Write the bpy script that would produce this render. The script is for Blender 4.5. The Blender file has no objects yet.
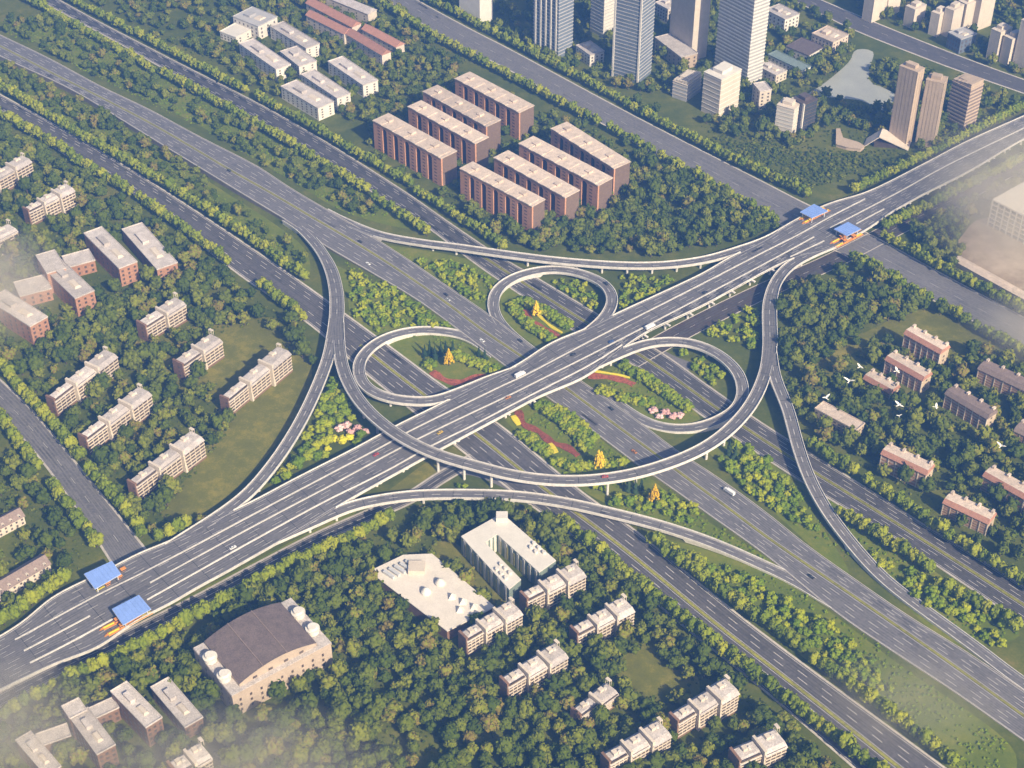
import bpy, bmesh, math, random
import numpy as np
from mathutils import Vector, Matrix
R = math.radians
rng = random.Random(7)
nr = np.random.RandomState(11)
scn = bpy.context.scene
COL = scn.collection

# ------------------------------------------------------------------ camera
H, PITCH, F = 800.0, R(39.0), 1650.0
CY = -H / math.tan(PITCH)
def at(px, py, z=0.0):
    u, v = (px - 512) / F, (384 - py) / F
    d = (u, math.cos(PITCH) + v * math.sin(PITCH), -math.sin(PITCH) + v * math.cos(PITCH))
    t = (z - H) / d[2]
    return Vector((d[0] * t, CY + d[1] * t, z))
def proj(p):
    x, y, z = p[0], p[1] - CY, p[2] - H
    w = y * math.cos(PITCH) - z * math.sin(PITCH)
    v = y * math.sin(PITCH) + z * math.cos(PITCH)
    return 512 + F * x / w, 384 - F * v / w, w
def hgt(px, ptop, pbase):
    g = at(px, pbase, 0)
    lo, hi = 0.0, 300.0
    for _ in range(40):
        m = (lo + hi) / 2
        if proj((g.x, g.y, m))[1] > ptop: lo = m
        else: hi = m
    return lo
cam = bpy.data.cameras.new('camera'); co = bpy.data.objects.new('camera', cam); COL.objects.link(co)
cam.sensor_width = 36.0; cam.lens = F / 1024 * 36; cam.clip_start = 1; cam.clip_end = 12000
co.location = (0, CY, H); co.rotation_euler = (math.pi / 2 - PITCH, 0, 0); scn.camera = co

# ------------------------------------------------------------------ light
SUN_H = Vector((0.58, -0.81)).normalized(); ELEV = R(35)
w = bpy.data.worlds.new('World'); scn.world = w; w.use_nodes = True
nt = w.node_tree; bg = nt.nodes['Background']
sky = nt.nodes.new('ShaderNodeTexSky'); sky.sky_type = 'NISHITA'; sky.sun_disc = False
sky.sun_elevation = ELEV; sky.ozone_density = 0.2; sky.dust_density = 5.0; sky.sun_rotation = math.atan2(SUN_H.x, SUN_H.y)
nt.links.new(sky.outputs[0], bg.inputs[0]); bg.inputs[1].default_value = 0.06
sl = bpy.data.lights.new('sun', 'SUN'); sl.energy = 5.0; sl.angle = R(0.6); sl.color = (1.0, 0.85, 0.60)
so = bpy.data.objects.new('sun', sl); COL.objects.link(so)
sd = Vector((SUN_H.x * math.cos(ELEV), SUN_H.y * math.cos(ELEV), math.sin(ELEV)))
so.rotation_euler = sd.to_track_quat('Z', 'Y').to_euler(); so.location = (300, -300, 600)
scn.view_settings.view_transform = 'Standard'; scn.view_settings.look = 'None'
scn.view_settings.gamma = 1; scn.view_settings.exposure = 0.74
cy = scn.cycles
cy.max_bounces = 4; cy.diffuse_bounces = 2; cy.glossy_bounces = 2; cy.transmission_bounces = 2; cy.volume_bounces = 3
cy.use_denoising = True; cy.volume_step_rate = 4.0; cy.volume_max_steps = 64
cy.caustics_reflective = False; cy.caustics_refractive = False

# ------------------------------------------------------------------ materials
def ramp(nt, stops):
    r = nt.nodes.new('ShaderNodeValToRGB'); e = r.color_ramp.elements
    while len(e) < len(stops): e.new(0.5)
    for k, (p, c) in enumerate(stops): e[k].position = p; e[k].color = (*c, 1)
    return r
def mat(name, col, var=0.18, scale=0.15, rough=0.85, spec=0.25, metal=0.0, fine=1.2):
    m = bpy.data.materials.new(name); m.use_nodes = True; nt = m.node_tree
    b = nt.nodes['Principled BSDF']; b.inputs['Roughness'].default_value = rough
    b.inputs['Specular IOR Level'].default_value = spec; b.inputs['Metallic'].default_value = metal
    g = nt.nodes.new('ShaderNodeNewGeometry')
    n = nt.nodes.new('ShaderNodeTexNoise'); n.inputs['Scale'].default_value = scale; n.inputs['Detail'].default_value = 5
    n.inputs['Roughness'].default_value = 0.65
    nt.links.new(g.outputs['Position'], n.inputs['Vector'])
    n2 = nt.nodes.new('ShaderNodeTexNoise'); n2.inputs['Scale'].default_value = fine; n2.inputs['Detail'].default_value = 2
    nt.links.new(g.outputs['Position'], n2.inputs['Vector'])
    mx = nt.nodes.new('ShaderNodeMath'); mx.operation = 'ADD'
    nt.links.new(n.outputs[0], mx.inputs[0]); nt.links.new(n2.outputs[0], mx.inputs[1])
    hf = nt.nodes.new('ShaderNodeMath'); hf.operation = 'MULTIPLY'; hf.inputs[1].default_value = 0.5
    nt.links.new(mx.outputs[0], hf.inputs[0])
    lo = tuple(c * (1 - var) for c in col); hi = tuple(min(1, c * (1 + var)) for c in col)
    r = ramp(nt, [(0.36, lo), (0.64, hi)])
    nt.links.new(hf.outputs[0], r.inputs[0])
    oi = nt.nodes.new('ShaderNodeObjectInfo'); hs = nt.nodes.new('ShaderNodeHueSaturation'); mr = nt.nodes.new('ShaderNodeMapRange')
    mr.inputs[3].default_value = 1 - var * .55; mr.inputs[4].default_value = 1 + var * .55          # each piece weathers a little differently
    nt.links.new(oi.outputs['Random'], mr.inputs[0]); nt.links.new(mr.outputs[0], hs.inputs['Value']); nt.links.new(r.outputs[0], hs.inputs['Color']); nt.links.new(hs.outputs[0], b.inputs['Base Color'])
    return m
M = {}
def defm(k, *a, **kw): M[k] = mat(k, *a, **kw)
defm('store_roof', (0.66, 0.60, 0.53), 0.10, 0.1)
defm('painted_shade_lane', (0.070, 0.050, 0.044), 0.22, 0.05, 0.9, fine=0.4)
defm('water', (0.38, 0.39, 0.35), 0.14, 0.03, 0.25, 0.5)  # sky reflection is put into the pale base colour
defm('asphalt', (0.102, 0.095, 0.098), 0.22, 0.05, 0.9, fine=0.4)
defm('worn_asphalt', (0.075, 0.071, 0.071), 0.25, 0.08, 0.9, fine=0.5)
defm('worn_deck', (0.140, 0.133, 0.136), 0.25, 0.08, 0.9, fine=0.5)
defm('joint', (0.05, 0.048, 0.048), 0.2, 0.3)
defm('deck_asphalt', (0.170, 0.162, 0.166), 0.16, 0.05, 0.9, fine=0.5)
defm('paint', (0.52, 0.50, 0.50), 0.2, 0.3, 0.7)
defm('concrete', (0.52, 0.49, 0.46), 0.18, 0.12)
defm('white_concrete', (0.64, 0.61, 0.57), 0.22, 0.2)
defm('pavement', (0.48, 0.44, 0.40), 0.22, 0.1)
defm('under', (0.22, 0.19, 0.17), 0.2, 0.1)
defm('verge', (0.24, 0.235, 0.04), 0.3, 0.08, 0.95, fine=0.6)
defm('cream', (0.50, 0.40, 0.29), 0.12, 0.2)
defm('cream_pale', (0.62, 0.54, 0.45), 0.12, 0.2)
defm('lilac_roof', (0.44, 0.40, 0.39), 0.27, 0.2)
defm('brown_brick', (0.22, 0.13, 0.085), 0.2, 0.4)
defm('rust_brick', (0.40, 0.215, 0.135), 0.2, 0.4)
defm('shade_toned_end', (0.18, 0.125, 0.092), 0.2, 0.4)
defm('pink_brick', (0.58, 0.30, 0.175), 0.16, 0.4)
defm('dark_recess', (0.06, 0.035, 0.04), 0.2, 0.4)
defm('pink_roof', (0.58, 0.475, 0.39), 0.27, 0.2)
defm('pale_roof', (0.52, 0.47, 0.44), 0.27, 0.15)
defm('slate_roof', (0.150, 0.117, 0.108), 0.27, 0.2)
defm('brown_roof', (0.25, 0.19, 0.165), 0.2, 0.3)
defm('red_roof', (0.42, 0.215, 0.15), 0.18, 0.3)
defm('hall_wall', (0.43, 0.345, 0.275), 0.12, 0.15)
defm('white_wall', (0.68, 0.64, 0.58), 0.1, 0.15)
defm('grey_wall', (0.42, 0.41, 0.41), 0.12, 0.15)
defm('tan_wall', (0.46, 0.36, 0.27), 0.12, 0.15)
defm('glass', (0.055, 0.06, 0.07), 0.3, 0.3, 0.12, 0.6)
defm('dim_window', (0.10, 0.075, 0.06), 0.4, 0.5, 0.3, 0.5)
defm('green_glass', (0.20, 0.25, 0.22), 0.2, 0.3, 0.25, 0.5)
defm('yellow_panel', (0.52, 0.46, 0.16), 0.15, 0.3)
defm('blue_glass', (0.16, 0.19, 0.24), 0.2, 0.1, 0.2, 0.5)
defm('toll_blue', (0.24, 0.37, 0.76), 0.10, 0.2, 0.5)
defm('toll_orange', (0.68, 0.28, 0.06), 0.15, 0.4, 0.6)
defm('steel', (0.55, 0.55, 0.56), 0.08, 0.3, 0.4)
defm('soil', (0.25, 0.070, 0.032), 0.6, 0.35, fine=1.6)
defm('yellow_flower', (0.70, 0.58, 0.03), 0.2, 0.8)
defm('bark', (0.10, 0.07, 0.05), 0.3, 1.0)
defm('tyre', (0.02, 0.02, 0.02), 0.2, 1.0)
defm('feather', (0.85, 0.84, 0.82), 0.05, 3.0)
defm('beak', (0.6, 0.35, 0.08), 0.1, 3.0)
for k, c in dict(white=(0.8, 0.8, 0.8), black=(0.025, 0.027, 0.03), red=(0.4, 0.05, 0.04), yellow=(0.62, 0.42, 0.05), orange=(0.5, 0.2, 0.05), silver=(0.5, 0.52, 0.54), blue=(0.05, 0.10, 0.25)).items():
    defm('car_' + k, c, 0.05, 0.5, 0.3, 0.5)

def ground_mat(name, stops, scale, fine):
    m = bpy.data.materials.new(name); m.use_nodes = True; nt = m.node_tree; b = nt.nodes['Principled BSDF']
    b.inputs['Roughness'].default_value = 0.95; b.inputs['Specular IOR Level'].default_value = 0.1
    g = nt.nodes.new('ShaderNodeNewGeometry')
    acc = None
    for sc, wt in ((scale, 0.5), (scale * 6, 0.3), (fine, 0.2)):
        n = nt.nodes.new('ShaderNodeTexNoise'); n.inputs['Scale'].default_value = sc; n.inputs['Detail'].default_value = 6; n.inputs['Roughness'].default_value = 0.7
        nt.links.new(g.outputs['Position'], n.inputs['Vector'])
        k = nt.nodes.new('ShaderNodeMath'); k.operation = 'MULTIPLY_ADD'; k.inputs[1].default_value = wt
        nt.links.new(n.outputs[0], k.inputs[0])
        if acc is None: k.inputs[2].default_value = 0
        else: nt.links.new(acc.outputs[0], k.inputs[2])
        acc = k
    r = ramp(nt, stops); nt.links.new(acc.outputs[0], r.inputs[0]); nt.links.new(r.outputs[0], b.inputs['Base Color'])
    M[name] = m
ground_mat('grass', [(0.34, (0.046, 0.066, 0.008)), (0.47, (0.082, 0.102, 0.010)), (0.56, (0.130, 0.138, 0.018)), (0.66, (0.22, 0.180, 0.050))], 0.012, 0.6)
ground_mat('lawn_grass', [(0.34, (0.085, 0.092, 0.012)), (0.5, (0.150, 0.150, 0.020)), (0.62, (0.28, 0.235, 0.040))], 0.02, 0.8)
ground_mat('bright_grass', [(0.34, (0.080, 0.115, 0.008)), (0.5, (0.135, 0.165, 0.012)), (0.64, (0.23, 0.215, 0.028))], 0.02, 0.8)
ground_mat('dirt', [(0.36, (0.20, 0.15, 0.10)), (0.5, (0.36, 0.28, 0.20)), (0.64, (0.54, 0.44, 0.34))], 0.02, 0.5)

def leaf_mat(name, stops, attr):
    m = bpy.data.materials.new(name); m.use_nodes = True; nt = m.node_tree
    for n in list(nt.nodes):
        if n.type == 'BSDF_PRINCIPLED': nt.nodes.remove(n)
    out = nt.nodes['Material Output']; d = nt.nodes.new('ShaderNodeBsdfDiffuse')
    nt.links.new(d.outputs[0], out.inputs[0])
    if attr:
        s = nt.nodes.new('ShaderNodeAttribute'); s.attribute_name = 'tint'; src = s.outputs['Fac']
    else:
        s = nt.nodes.new('ShaderNodeObjectInfo'); src = s.outputs['Random']
    g = nt.nodes.new('ShaderNodeNewGeometry')
    n = nt.nodes.new('ShaderNodeTexNoise'); n.inputs['Scale'].default_value = 0.55; n.inputs['Detail'].default_value = 3
    nt.links.new(g.outputs['Position'], n.inputs['Vector'])
    a = nt.nodes.new('ShaderNodeMath'); a.operation = 'MULTIPLY_ADD'; a.inputs[1].default_value = 0.9; a.inputs[2].default_value = -0.45
    nt.links.new(n.outputs[0], a.inputs[0])
    b = nt.nodes.new('ShaderNodeMath'); b.operation = 'ADD'; nt.links.new(a.outputs[0], b.inputs[0]); nt.links.new(src, b.inputs[1])
    r = ramp(nt, stops); nt.links.new(b.outputs[0], r.inputs[0]); nt.links.new(r.outputs[0], d.inputs[0])
    M[name] = m
WOOD = [(0.0, (0.052, 0.078, 0.008)), (0.35, (0.086, 0.114, 0.009)), (0.62, (0.118, 0.140, 0.014)), (0.88, (0.19, 0.205, 0.018)), (1.0, (0.18, 0.140, 0.036))]
ROW = [(0.0, (0.115, 0.160, 0.008)), (0.5, (0.190, 0.230, 0.012)), (1.0, (0.290, 0.300, 0.020))]
SHRUB = [(0.0, (0.110, 0.175, 0.005)), (0.5, (0.200, 0.260, 0.007)), (1.0, (0.33, 0.34, 0.012))]
for k, s in (('wood', WOOD), ('row', ROW), ('shrub', SHRUB), ('conifer', [(0, (0.02, 0.042, 0.018)), (1, (0.045, 0.075, 0.028))]),
             ('gold', [(0, (0.55, 0.33, 0.01)), (1, (0.8, 0.55, 0.03))]), ('pink', [(0, (0.62, 0.36, 0.34)), (1, (0.85, 0.62, 0.58))]),
             ('lime', [(0, (0.42, 0.42, 0.01)), (1, (0.66, 0.60, 0.03))])):
    leaf_mat('leaf_' + k, s, False); leaf_mat('mass_' + k, s, True)

# ------------------------------------------------------------------ mesh helpers
class MB:
    def __init__(s): s.v = []; s.f = []; s.m = []
    def face(s, pts, m=0):
        b = len(s.v); s.v.extend([tuple(p) for p in pts]); s.f.append(tuple(range(b, b + len(pts)))); s.m.append(m)
    def box(s, x0, x1, y0, y1, z0, z1, m=0, top=None):
        b = len(s.v)
        s.v += [(x0, y0, z0), (x1, y0, z0), (x1, y1, z0), (x0, y1, z0), (x0, y0, z1), (x1, y0, z1), (x1, y1, z1), (x0, y1, z1)]
        for k, f in enumerate(((3, 2, 1, 0), (4, 5, 6, 7), (0, 1, 5, 4), (1, 2, 6, 5), (2, 3, 7, 6), (3, 0, 4, 7))):
            s.f.append(tuple(b + i for i in f)); s.m.append(top if (k == 1 and top is not None) else m)
    def prism(s, pts, z0, z1, m=0, top=None):
        n = len(pts)
        if sum(pts[i][0] * pts[(i + 1) % n][1] - pts[(i + 1) % n][0] * pts[i][1] for i in range(n)) < 0: pts = pts[::-1]
        b = len(s.v); s.v += [(p[0], p[1], z0) for p in pts] + [(p[0], p[1], z1) for p in pts]
        for i in range(n):
            j = (i + 1) % n; s.f.append((b + i, b + j, b + n + j, b + n + i)); s.m.append(m)
        s.f.append(tuple(b + n + i for i in range(n))); s.m.append(m if top is None else top)
        s.f.append(tuple(b + i for i in reversed(range(n)))); s.m.append(m)
    def frus(s, x0, x1, y0, y1, z0, X0, X1, Y0, Y1, z1, m=0, top=None):
        b = len(s.v)
        s.v += [(x0, y0, z0), (x1, y0, z0), (x1, y1, z0), (x0, y1, z0), (X0, Y0, z1), (X1, Y0, z1), (X1, Y1, z1), (X0, Y1, z1)]
        for k, f in enumerate(((3, 2, 1, 0), (4, 5, 6, 7), (0, 1, 5, 4), (1, 2, 6, 5), (2, 3, 7, 6), (3, 0, 4, 7))):
            s.f.append(tuple(b + i for i in f)); s.m.append(top if (k == 1 and top is not None) else m)
    def cyl(s, x, y, r, z0, z1, m=0, n=12, r1=None, top=None):
        r1 = r if r1 is None else r1; b = len(s.v)
        for k in range(n): a = 2 * math.pi * k / n; s.v.append((x + r * math.cos(a), y + r * math.sin(a), z0))
        for k in range(n): a = 2 * math.pi * k / n; s.v.append((x + r1 * math.cos(a), y + r1 * math.sin(a), z1))
        for k in range(n): j = (k + 1) % n; s.f.append((b + k, b + j, b + n + j, b + n + k)); s.m.append(m)
        s.f.append(tuple(b + n + k for k in range(n))); s.m.append(m if top is None else top)
        s.f.append(tuple(b + k for k in reversed(range(n)))); s.m.append(m)
    def tri_arrays(s, V, Fc, m=0):
        b = len(s.v); s.v += [tuple(p) for p in V]; s.f += [tuple(int(i) + b for i in f) for f in Fc]; s.m += [m] * len(Fc)
    def mesh(s, name, mats):
        me = bpy.data.meshes.new(name); me.from_pydata(s.v, [], s.f)
        for k in mats: me.materials.append(M[k])
        if len(mats) > 1: me.polygons.foreach_set('material_index', s.m)
        me.update(); return me
    def build(s, name, mats, parent=None, origin=None):
        if isinstance(mats, str): mats = [mats]
        if origin is not None: s.v = [(a - origin[0], b - origin[1], c - origin[2]) for a, b, c in s.v]
        o = bpy.data.objects.new(name, s.mesh(name, mats)); COL.objects.link(o)
        if parent is not None: o.parent = parent
        elif origin is not None: o.location = origin
        return o
def tag(o, label=None, cat=None, group=None, kind=None):
    if label: o['label'] = label
    if cat: o['category'] = cat
    if group: o['group'] = group
    if kind: o['kind'] = kind
    return o
def thing(name, label, cat, loc, rz=0.0, group=None):
    o = bpy.data.objects.new(name, None); COL.objects.link(o); o.empty_display_size = 1
    o.location = loc; o.rotation_euler = (0, 0, rz); return tag(o, label, cat, group)
def struct(o, label, cat): return tag(o, label, cat, None, 'structure')

# ------------------------------------------------------------------ raster masks (2 m cells): where nothing may grow, and where ground roads lie
X0, Y0, CS = -800.0, -520.0, 2.0
NX, NY = 800, 800
BLOCK = np.zeros((NX, NY), bool); ROADM = np.zeros((NX, NY), bool); DECKM = np.zeros((NX, NY), bool)
def inpoly(px, py, poly):
    c = np.zeros(px.shape, bool); n = len(poly)
    for i in range(n):
        x1, y1 = poly[i][0], poly[i][1]; x2, y2 = poly[(i + 1) % n][0], poly[(i + 1) % n][1]
        if y1 == y2: continue
        k = ((y1 > py) != (y2 > py)) & (px < (x2 - x1) * (py - y1) / (y2 - y1) + x1); c ^= k
    return c
def fill(poly, *masks):
    xs = [p[0] for p in poly]; ys = [p[1] for p in poly]
    i0, i1 = max(0, int((min(xs) - X0) / CS)), min(NX, int((max(xs) - X0) / CS) + 2)
    j0, j1 = max(0, int((min(ys) - Y0) / CS)), min(NY, int((max(ys) - Y0) / CS) + 2)
    if i0 >= i1 or j0 >= j1: return
    gx, gy = np.meshgrid(X0 + (np.arange(i0, i1) + .5) * CS, Y0 + (np.arange(j0, j1) + .5) * CS, indexing='ij')
    k = inpoly(gx, gy, poly)
    for m in masks: m[i0:i1, j0:j1] |= k
def hit(m, x, y):
    i, j = int((x - X0) / CS), int((y - Y0) / CS)
    return bool(m[i, j]) if 0 <= i < NX and 0 <= j < NY else False
def grow(poly, d):
    cx = sum(p[0] for p in poly) / len(poly); cy_ = sum(p[1] for p in poly) / len(poly)
    o = []
    for p in poly:
        v = Vector((p[0] - cx, p[1] - cy_)); L = v.length; v *= (L + d) / max(L, 1e-3); o.append((cx + v.x, cy_ + v.y))
    return o

# ------------------------------------------------------------------ paths
def resample(P, step):
    P = np.asarray(P, float); n = len(P)
    Q = np.vstack([2 * P[0] - P[1], P, 2 * P[-1] - P[-2]]); out = []
    for i in range(n - 1):
        p0, p1, p2, p3 = Q[i], Q[i + 1], Q[i + 2], Q[i + 3]
        k = max(2, int(np.linalg.norm((p2 - p1)[:2]) / 1.5))
        for t in np.arange(k) / k:
            out.append(0.5 * (2 * p1 + (p2 - p0) * t + (2 * p0 - 5 * p1 + 4 * p2 - p3) * t * t + (3 * p1 - p0 - 3 * p2 + p3) * t ** 3))
    out.append(P[-1]); out = np.array(out)
    d = np.r_[0, np.cumsum(np.linalg.norm(np.diff(out[:, :2], axis=0), axis=1))]
    m = max(2, int(d[-1] / step) + 1); s = np.linspace(0, d[-1], m)
    return np.stack([np.interp(s, d, out[:, k]) for k in range(out.shape[1])], 1)
def smooth(A, n):
    A = A.copy()
    for _ in range(n):
        B = A.copy(); B[1:-1] = 0.25 * A[:-2] + 0.5 * A[1:-1] + 0.25 * A[2:]; A = B
    return A
def normals(C):
    T = np.gradient(C[:, :2], axis=0); T /= np.linalg.norm(T, axis=1)[:, None] + 1e-9
    return np.stack([-T[:, 1], T[:, 0]], 1)          # left of travel
def cross_off(C, N, poly):
    res = np.full(len(C), np.nan); A = poly[:-1, :2]; B = poly[1:, :2]
    for i in range(len(C)):
        T = np.array([N[i, 1], -N[i, 0]])
        a = (A - C[i, :2]) @ T; b = (B - C[i, :2]) @ T
        k = np.where((a <= 0) != (b <= 0))[0]
        if len(k):
            t = a[k] / (a[k] - b[k]); pts = A[k] + (B[k] - A[k]) * t[:, None]; o = (pts - C[i, :2]) @ N[i]
            res[i] = o[np.argmin(abs(o))]
    ok = ~np.isnan(res); idx = np.arange(len(C))
    return np.interp(idx, idx[ok], res[ok])
STEP = 4.0
class Strip: pass
def strip_edges(Lp, Rp, zf, center=None, sm=6):
    L = smooth(resample([at(x, y, zf(x)) for x, y in Lp], STEP), sm); Rr = smooth(resample([at(x, y, zf(x)) for x, y in Rp], STEP), sm)
    if center is None:
        n = 200; s = np.linspace(0, 1, n)
        f = lambda A: np.stack([np.interp(s, np.linspace(0, 1, len(A)), A[:, k]) for k in range(3)], 1)
        C = resample(smooth((f(L) + f(Rr)) / 2, 30), STEP)
    else: C = smooth(resample([at(x, y, zf(x)) for x, y in center], STEP), sm + 6)
    S = Strip(); S.C = C; S.N = normals(C)
    S.l = smooth(cross_off(C, S.N, L), 5); S.r = smooth(cross_off(C, S.N, Rr), 5); return S
def strip_path(P, hw, dz=0.0, sm=8):
    Q = [tuple(at(p[0], p[1], p[2])) + ((p[3] if len(p) > 3 else hw),) for p in P]
    A = smooth(resample(Q, STEP * 0.75), sm); S = Strip(); S.C = A[:, :3].copy(); S.C[:, 2] += dz; S.N = normals(S.C)
    S.l = A[:, 3].copy(); S.r = -A[:, 3].copy(); return S
def off(S, i, o, dz=0.0): return (S.C[i, 0] + S.N[i, 0] * o, S.C[i, 1] + S.N[i, 1] * o, S.C[i, 2] + dz)
def outline(S, m=0.0): n = len(S.C); return [off(S, i, S.l[i] + m) for i in range(n)] + [off(S, i, S.r[i] - m) for i in reversed(range(n))]
def fill_strip(S, m, *masks):
    for i in range(len(S.C) - 1):
        fill([off(S, i, S.l[i] + m), off(S, i + 1, S.l[i + 1] + m), off(S, i + 1, S.r[i + 1] - m), off(S, i, S.r[i] - m)], *masks)
def band(mb, S, o0, o1, dz, m, i0=0, i1=None, h=None):
    """sheet between offsets o1 (right) and o0 (left); with h it is a raised kerb of that height"""
    i1 = len(S.C) - 1 if i1 is None else i1
    for i in range(i0, i1):
        a, b, c, d = off(S, i, o1[i], dz), off(S, i + 1, o1[i + 1], dz), off(S, i + 1, o0[i + 1], dz), off(S, i, o0[i], dz)
        mb.face((a, b, c, d), m)
        if h:
            lo = lambda p: (p[0], p[1], p[2] - h)
            mb.face((lo(a), lo(b), b, a), m); mb.face((lo(c), lo(d), d, c), m)
            if i == i0: mb.face((lo(d), lo(a), a, d), m)
            if i == i1 - 1: mb.face((lo(b), lo(c), c, b), m)
def dashes(mb, S, o, dz, m, dash=2, gap=3, w_=0.2, i0=0, i1=None, skip=None, ph=0):
    i1 = len(S.C) - 1 if i1 is None else i1
    i = i0 + ph
    while i + dash < i1:
        if skip is None or not skip(off(S, i, o[i])):
            band(mb, S, o + w_, o - w_, dz, m, i, i + dash)
        i += dash + gap
def smooth_ext(P, n): return P

# ------------------------------------------------------------------ ground and water
g = MB(); g.face([(-3000, -1400, 0), (3000, -1400, 0), (3000, 5000, 0), (-3000, 5000, 0)])
struct(g.build('ground', 'grass'), 'green and earthy grass ground under the roads and estates', 'ground')
def sheet(name, px, z, m, label, cat, blk=False):
    P = [at(x, y, 0) for x, y in px]; mb = MB()
    Q = resample([tuple(p) for p in P] + [tuple(P[0])], 6.0)[:-1]
    vs = [Vector((q[0], q[1], z)) for q in Q]
    from mathutils.geometry import tessellate_polygon
    for t in tessellate_polygon([vs]):
        a, b, c = (vs[i] for i in t)
        if (b - a).cross(c - a).z < 0: b, c = c, b
        mb.face((a, b, c))
    o = mb.build(name, m)
    if blk: fill([(q[0], q[1]) for q in Q], BLOCK)
    return struct(o, label, cat)

# ------------------------------------------------------------------ ground roads
def wear(mb, S, o, dz, m):
    n = len(S.C); i = 0                                   # darker wheel tracks with breaks, and a few resurfaced patches
    while i < n - 3:
        L = rng.randrange(4, 26); j = min(n - 1, i + L)
        for s in (-.95, .95):
            wv = .34 + .14 * rng.random(); band(mb, S, o + s + wv, o + s - wv, dz, m, i, j)
        i = j + rng.randrange(0, 4)
    for _ in range(n // 45):
        i = rng.randrange(0, n - 8); j = i + rng.randrange(2, 7); band(mb, S, o + 1.7, o - 1.7, dz - .012, m, i, j)
def road(name, S, label, kerb=('pavement', 1.6), lanes=3, median=None, dz=0.0, wall=False, mark=True, asphalt='asphalt', mw=1.1, edge=True, ph=0, mfrom=-1e9):
    mb = MB(); n = len(S.C)
    band(mb, S, S.l, S.r, dz, 0)
    if wall:
        for sd_, e in ((1, S.l), (-1, S.r)):
            for i in range(n - 1):
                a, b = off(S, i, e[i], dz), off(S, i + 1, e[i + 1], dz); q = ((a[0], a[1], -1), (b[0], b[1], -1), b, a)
                mb.face(q if sd_ < 0 else q[::-1], 4)  # shade on the side walls is painted in with this darker material
            band(mb, S, e + 0.25, e - 0.25, dz + 0.5, 2, h=0.9)
    elif kerb:
        kw = kerb[1]
        band(mb, S, S.l + kw, S.l.copy(), dz + 0.13, 2, h=0.5); band(mb, S, S.r.copy(), S.r - kw, dz + 0.13, 2, h=0.5)
    if median is not None:
        o = np.zeros(n) + median
        vis = [i for i in range(n) if proj(S.C[i])[0] > mfrom]; i0_, i1_ = vis[0], min(vis[-1], n - 1)
        band(mb, S, o + mw, o - mw, dz + 0.25, 3, i0_, i1_, h=0.4); mid = o; m_ = mw + 0.6
        band(mb, S, o + m_ + .3, o + m_, dz + 0.05, 1, i0_, i1_); band(mb, S, o - m_, o - m_ - .3, dz + 0.05, 1, i0_, i1_)
    else: mid = np.zeros(n); m_ = 0.0
    if not mark and kerb:
        for e in (S.l, S.r):
            for k in range(3): wear(mb, S, e * (k + .5) / 3.4, dz + .03, 5)
        dashes(mb, S, np.zeros(n), dz + 0.05, 1, dash=2, gap=4, w_=0.12)
    if mark:
        for e in (S.l, S.r):
            sg = 1 if e is S.l else -1
            if edge: band(mb, S, e - sg * 1.0 + .16, e - sg * 1.0 - .16, dz + 0.05, 1)
            for k in range(1, lanes):
                o = mid + sg * m_ + (e - sg * 1.2 - mid - sg * m_) * k / lanes
                dashes(mb, S, o, dz + 0.05, 1, ph=ph + k % 2)
            for k in range(lanes):
                o = mid + sg * m_ + (e - sg * 1.2 - mid - sg * m_) * (k + .5) / lanes; wear(mb, S, o, dz + .03, 5)
            if median is None and sg > 0: dashes(mb, S, mid, dz + 0.05, 1, dash=4, gap=1)
    ob = mb.build(name, [asphalt, 'paint', kerb[0] if kerb else 'pavement', 'verge', 'under', 'worn_deck' if asphalt == 'deck_asphalt' else 'worn_asphalt'])
    fill_strip(S, 3.0 if not wall else 2.0, BLOCK); fill_strip(S, 0.5, ROADM)
    return struct(ob, label, 'road')

zh = lambda x: float(np.interp(x, [0, 230, 430], [5.5, 5.0, 0.4]))
HC = [(-60, 16), (0, 46), (50, 72), (100, 97), (150, 123), (200, 152), (230, 170), (271, 193), (310, 216), (351, 240), (391, 265), (441, 299), (481, 329), (506, 346), (540, 369), (567, 389), (617, 426), (662, 459), (684, 476), (724, 505), (768, 538), (828, 579), (875, 611), (950, 663), (1024, 716), (1100, 770)]
HL = [(-80, 14), (0, 56), (70, 89), (130, 125), (187, 160), (240, 192), (288, 221), (321, 243), (371, 272), (416, 299), (453, 326), (488, 353), (509, 369), (547, 397), (586, 426), (639, 466), (657, 478), (712, 517), (768, 557), (835, 612), (898, 655), (953, 691), (1024, 741), (1110, 801)]
HR = [(-80, -2), (0, 35), (50, 59), (100, 86), (150, 110), (200, 137), (256, 166), (293, 190), (351, 224), (396, 252), (436, 279), (488, 314), (537, 351), (587, 385), (624, 411), (651, 431), (677, 451), (717, 477), (768, 514), (805, 544), (850, 576), (908, 616), (968, 653), (1024, 691), (1110, 748)]
S_H = strip_edges(HR, HL, zh, HC)
S_H.l, S_H.r = np.maximum(S_H.l, S_H.r), np.minimum(S_H.l, S_H.r)
road('highway', S_H, 'wide grey dual carriageway with a green median crossing under the viaduct', lanes=4, median=0.0, wall=True, asphalt='deck_asphalt', mw=0.9)
flat = lambda x: 0.15
def edges_road(name, A, B, label, **k):
    S = strip_edges(A, B, flat)
    if S.l.mean() < S.r.mean(): S.l, S.r = S.r, S.l
    road(name, S, label, **k); return S
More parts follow.
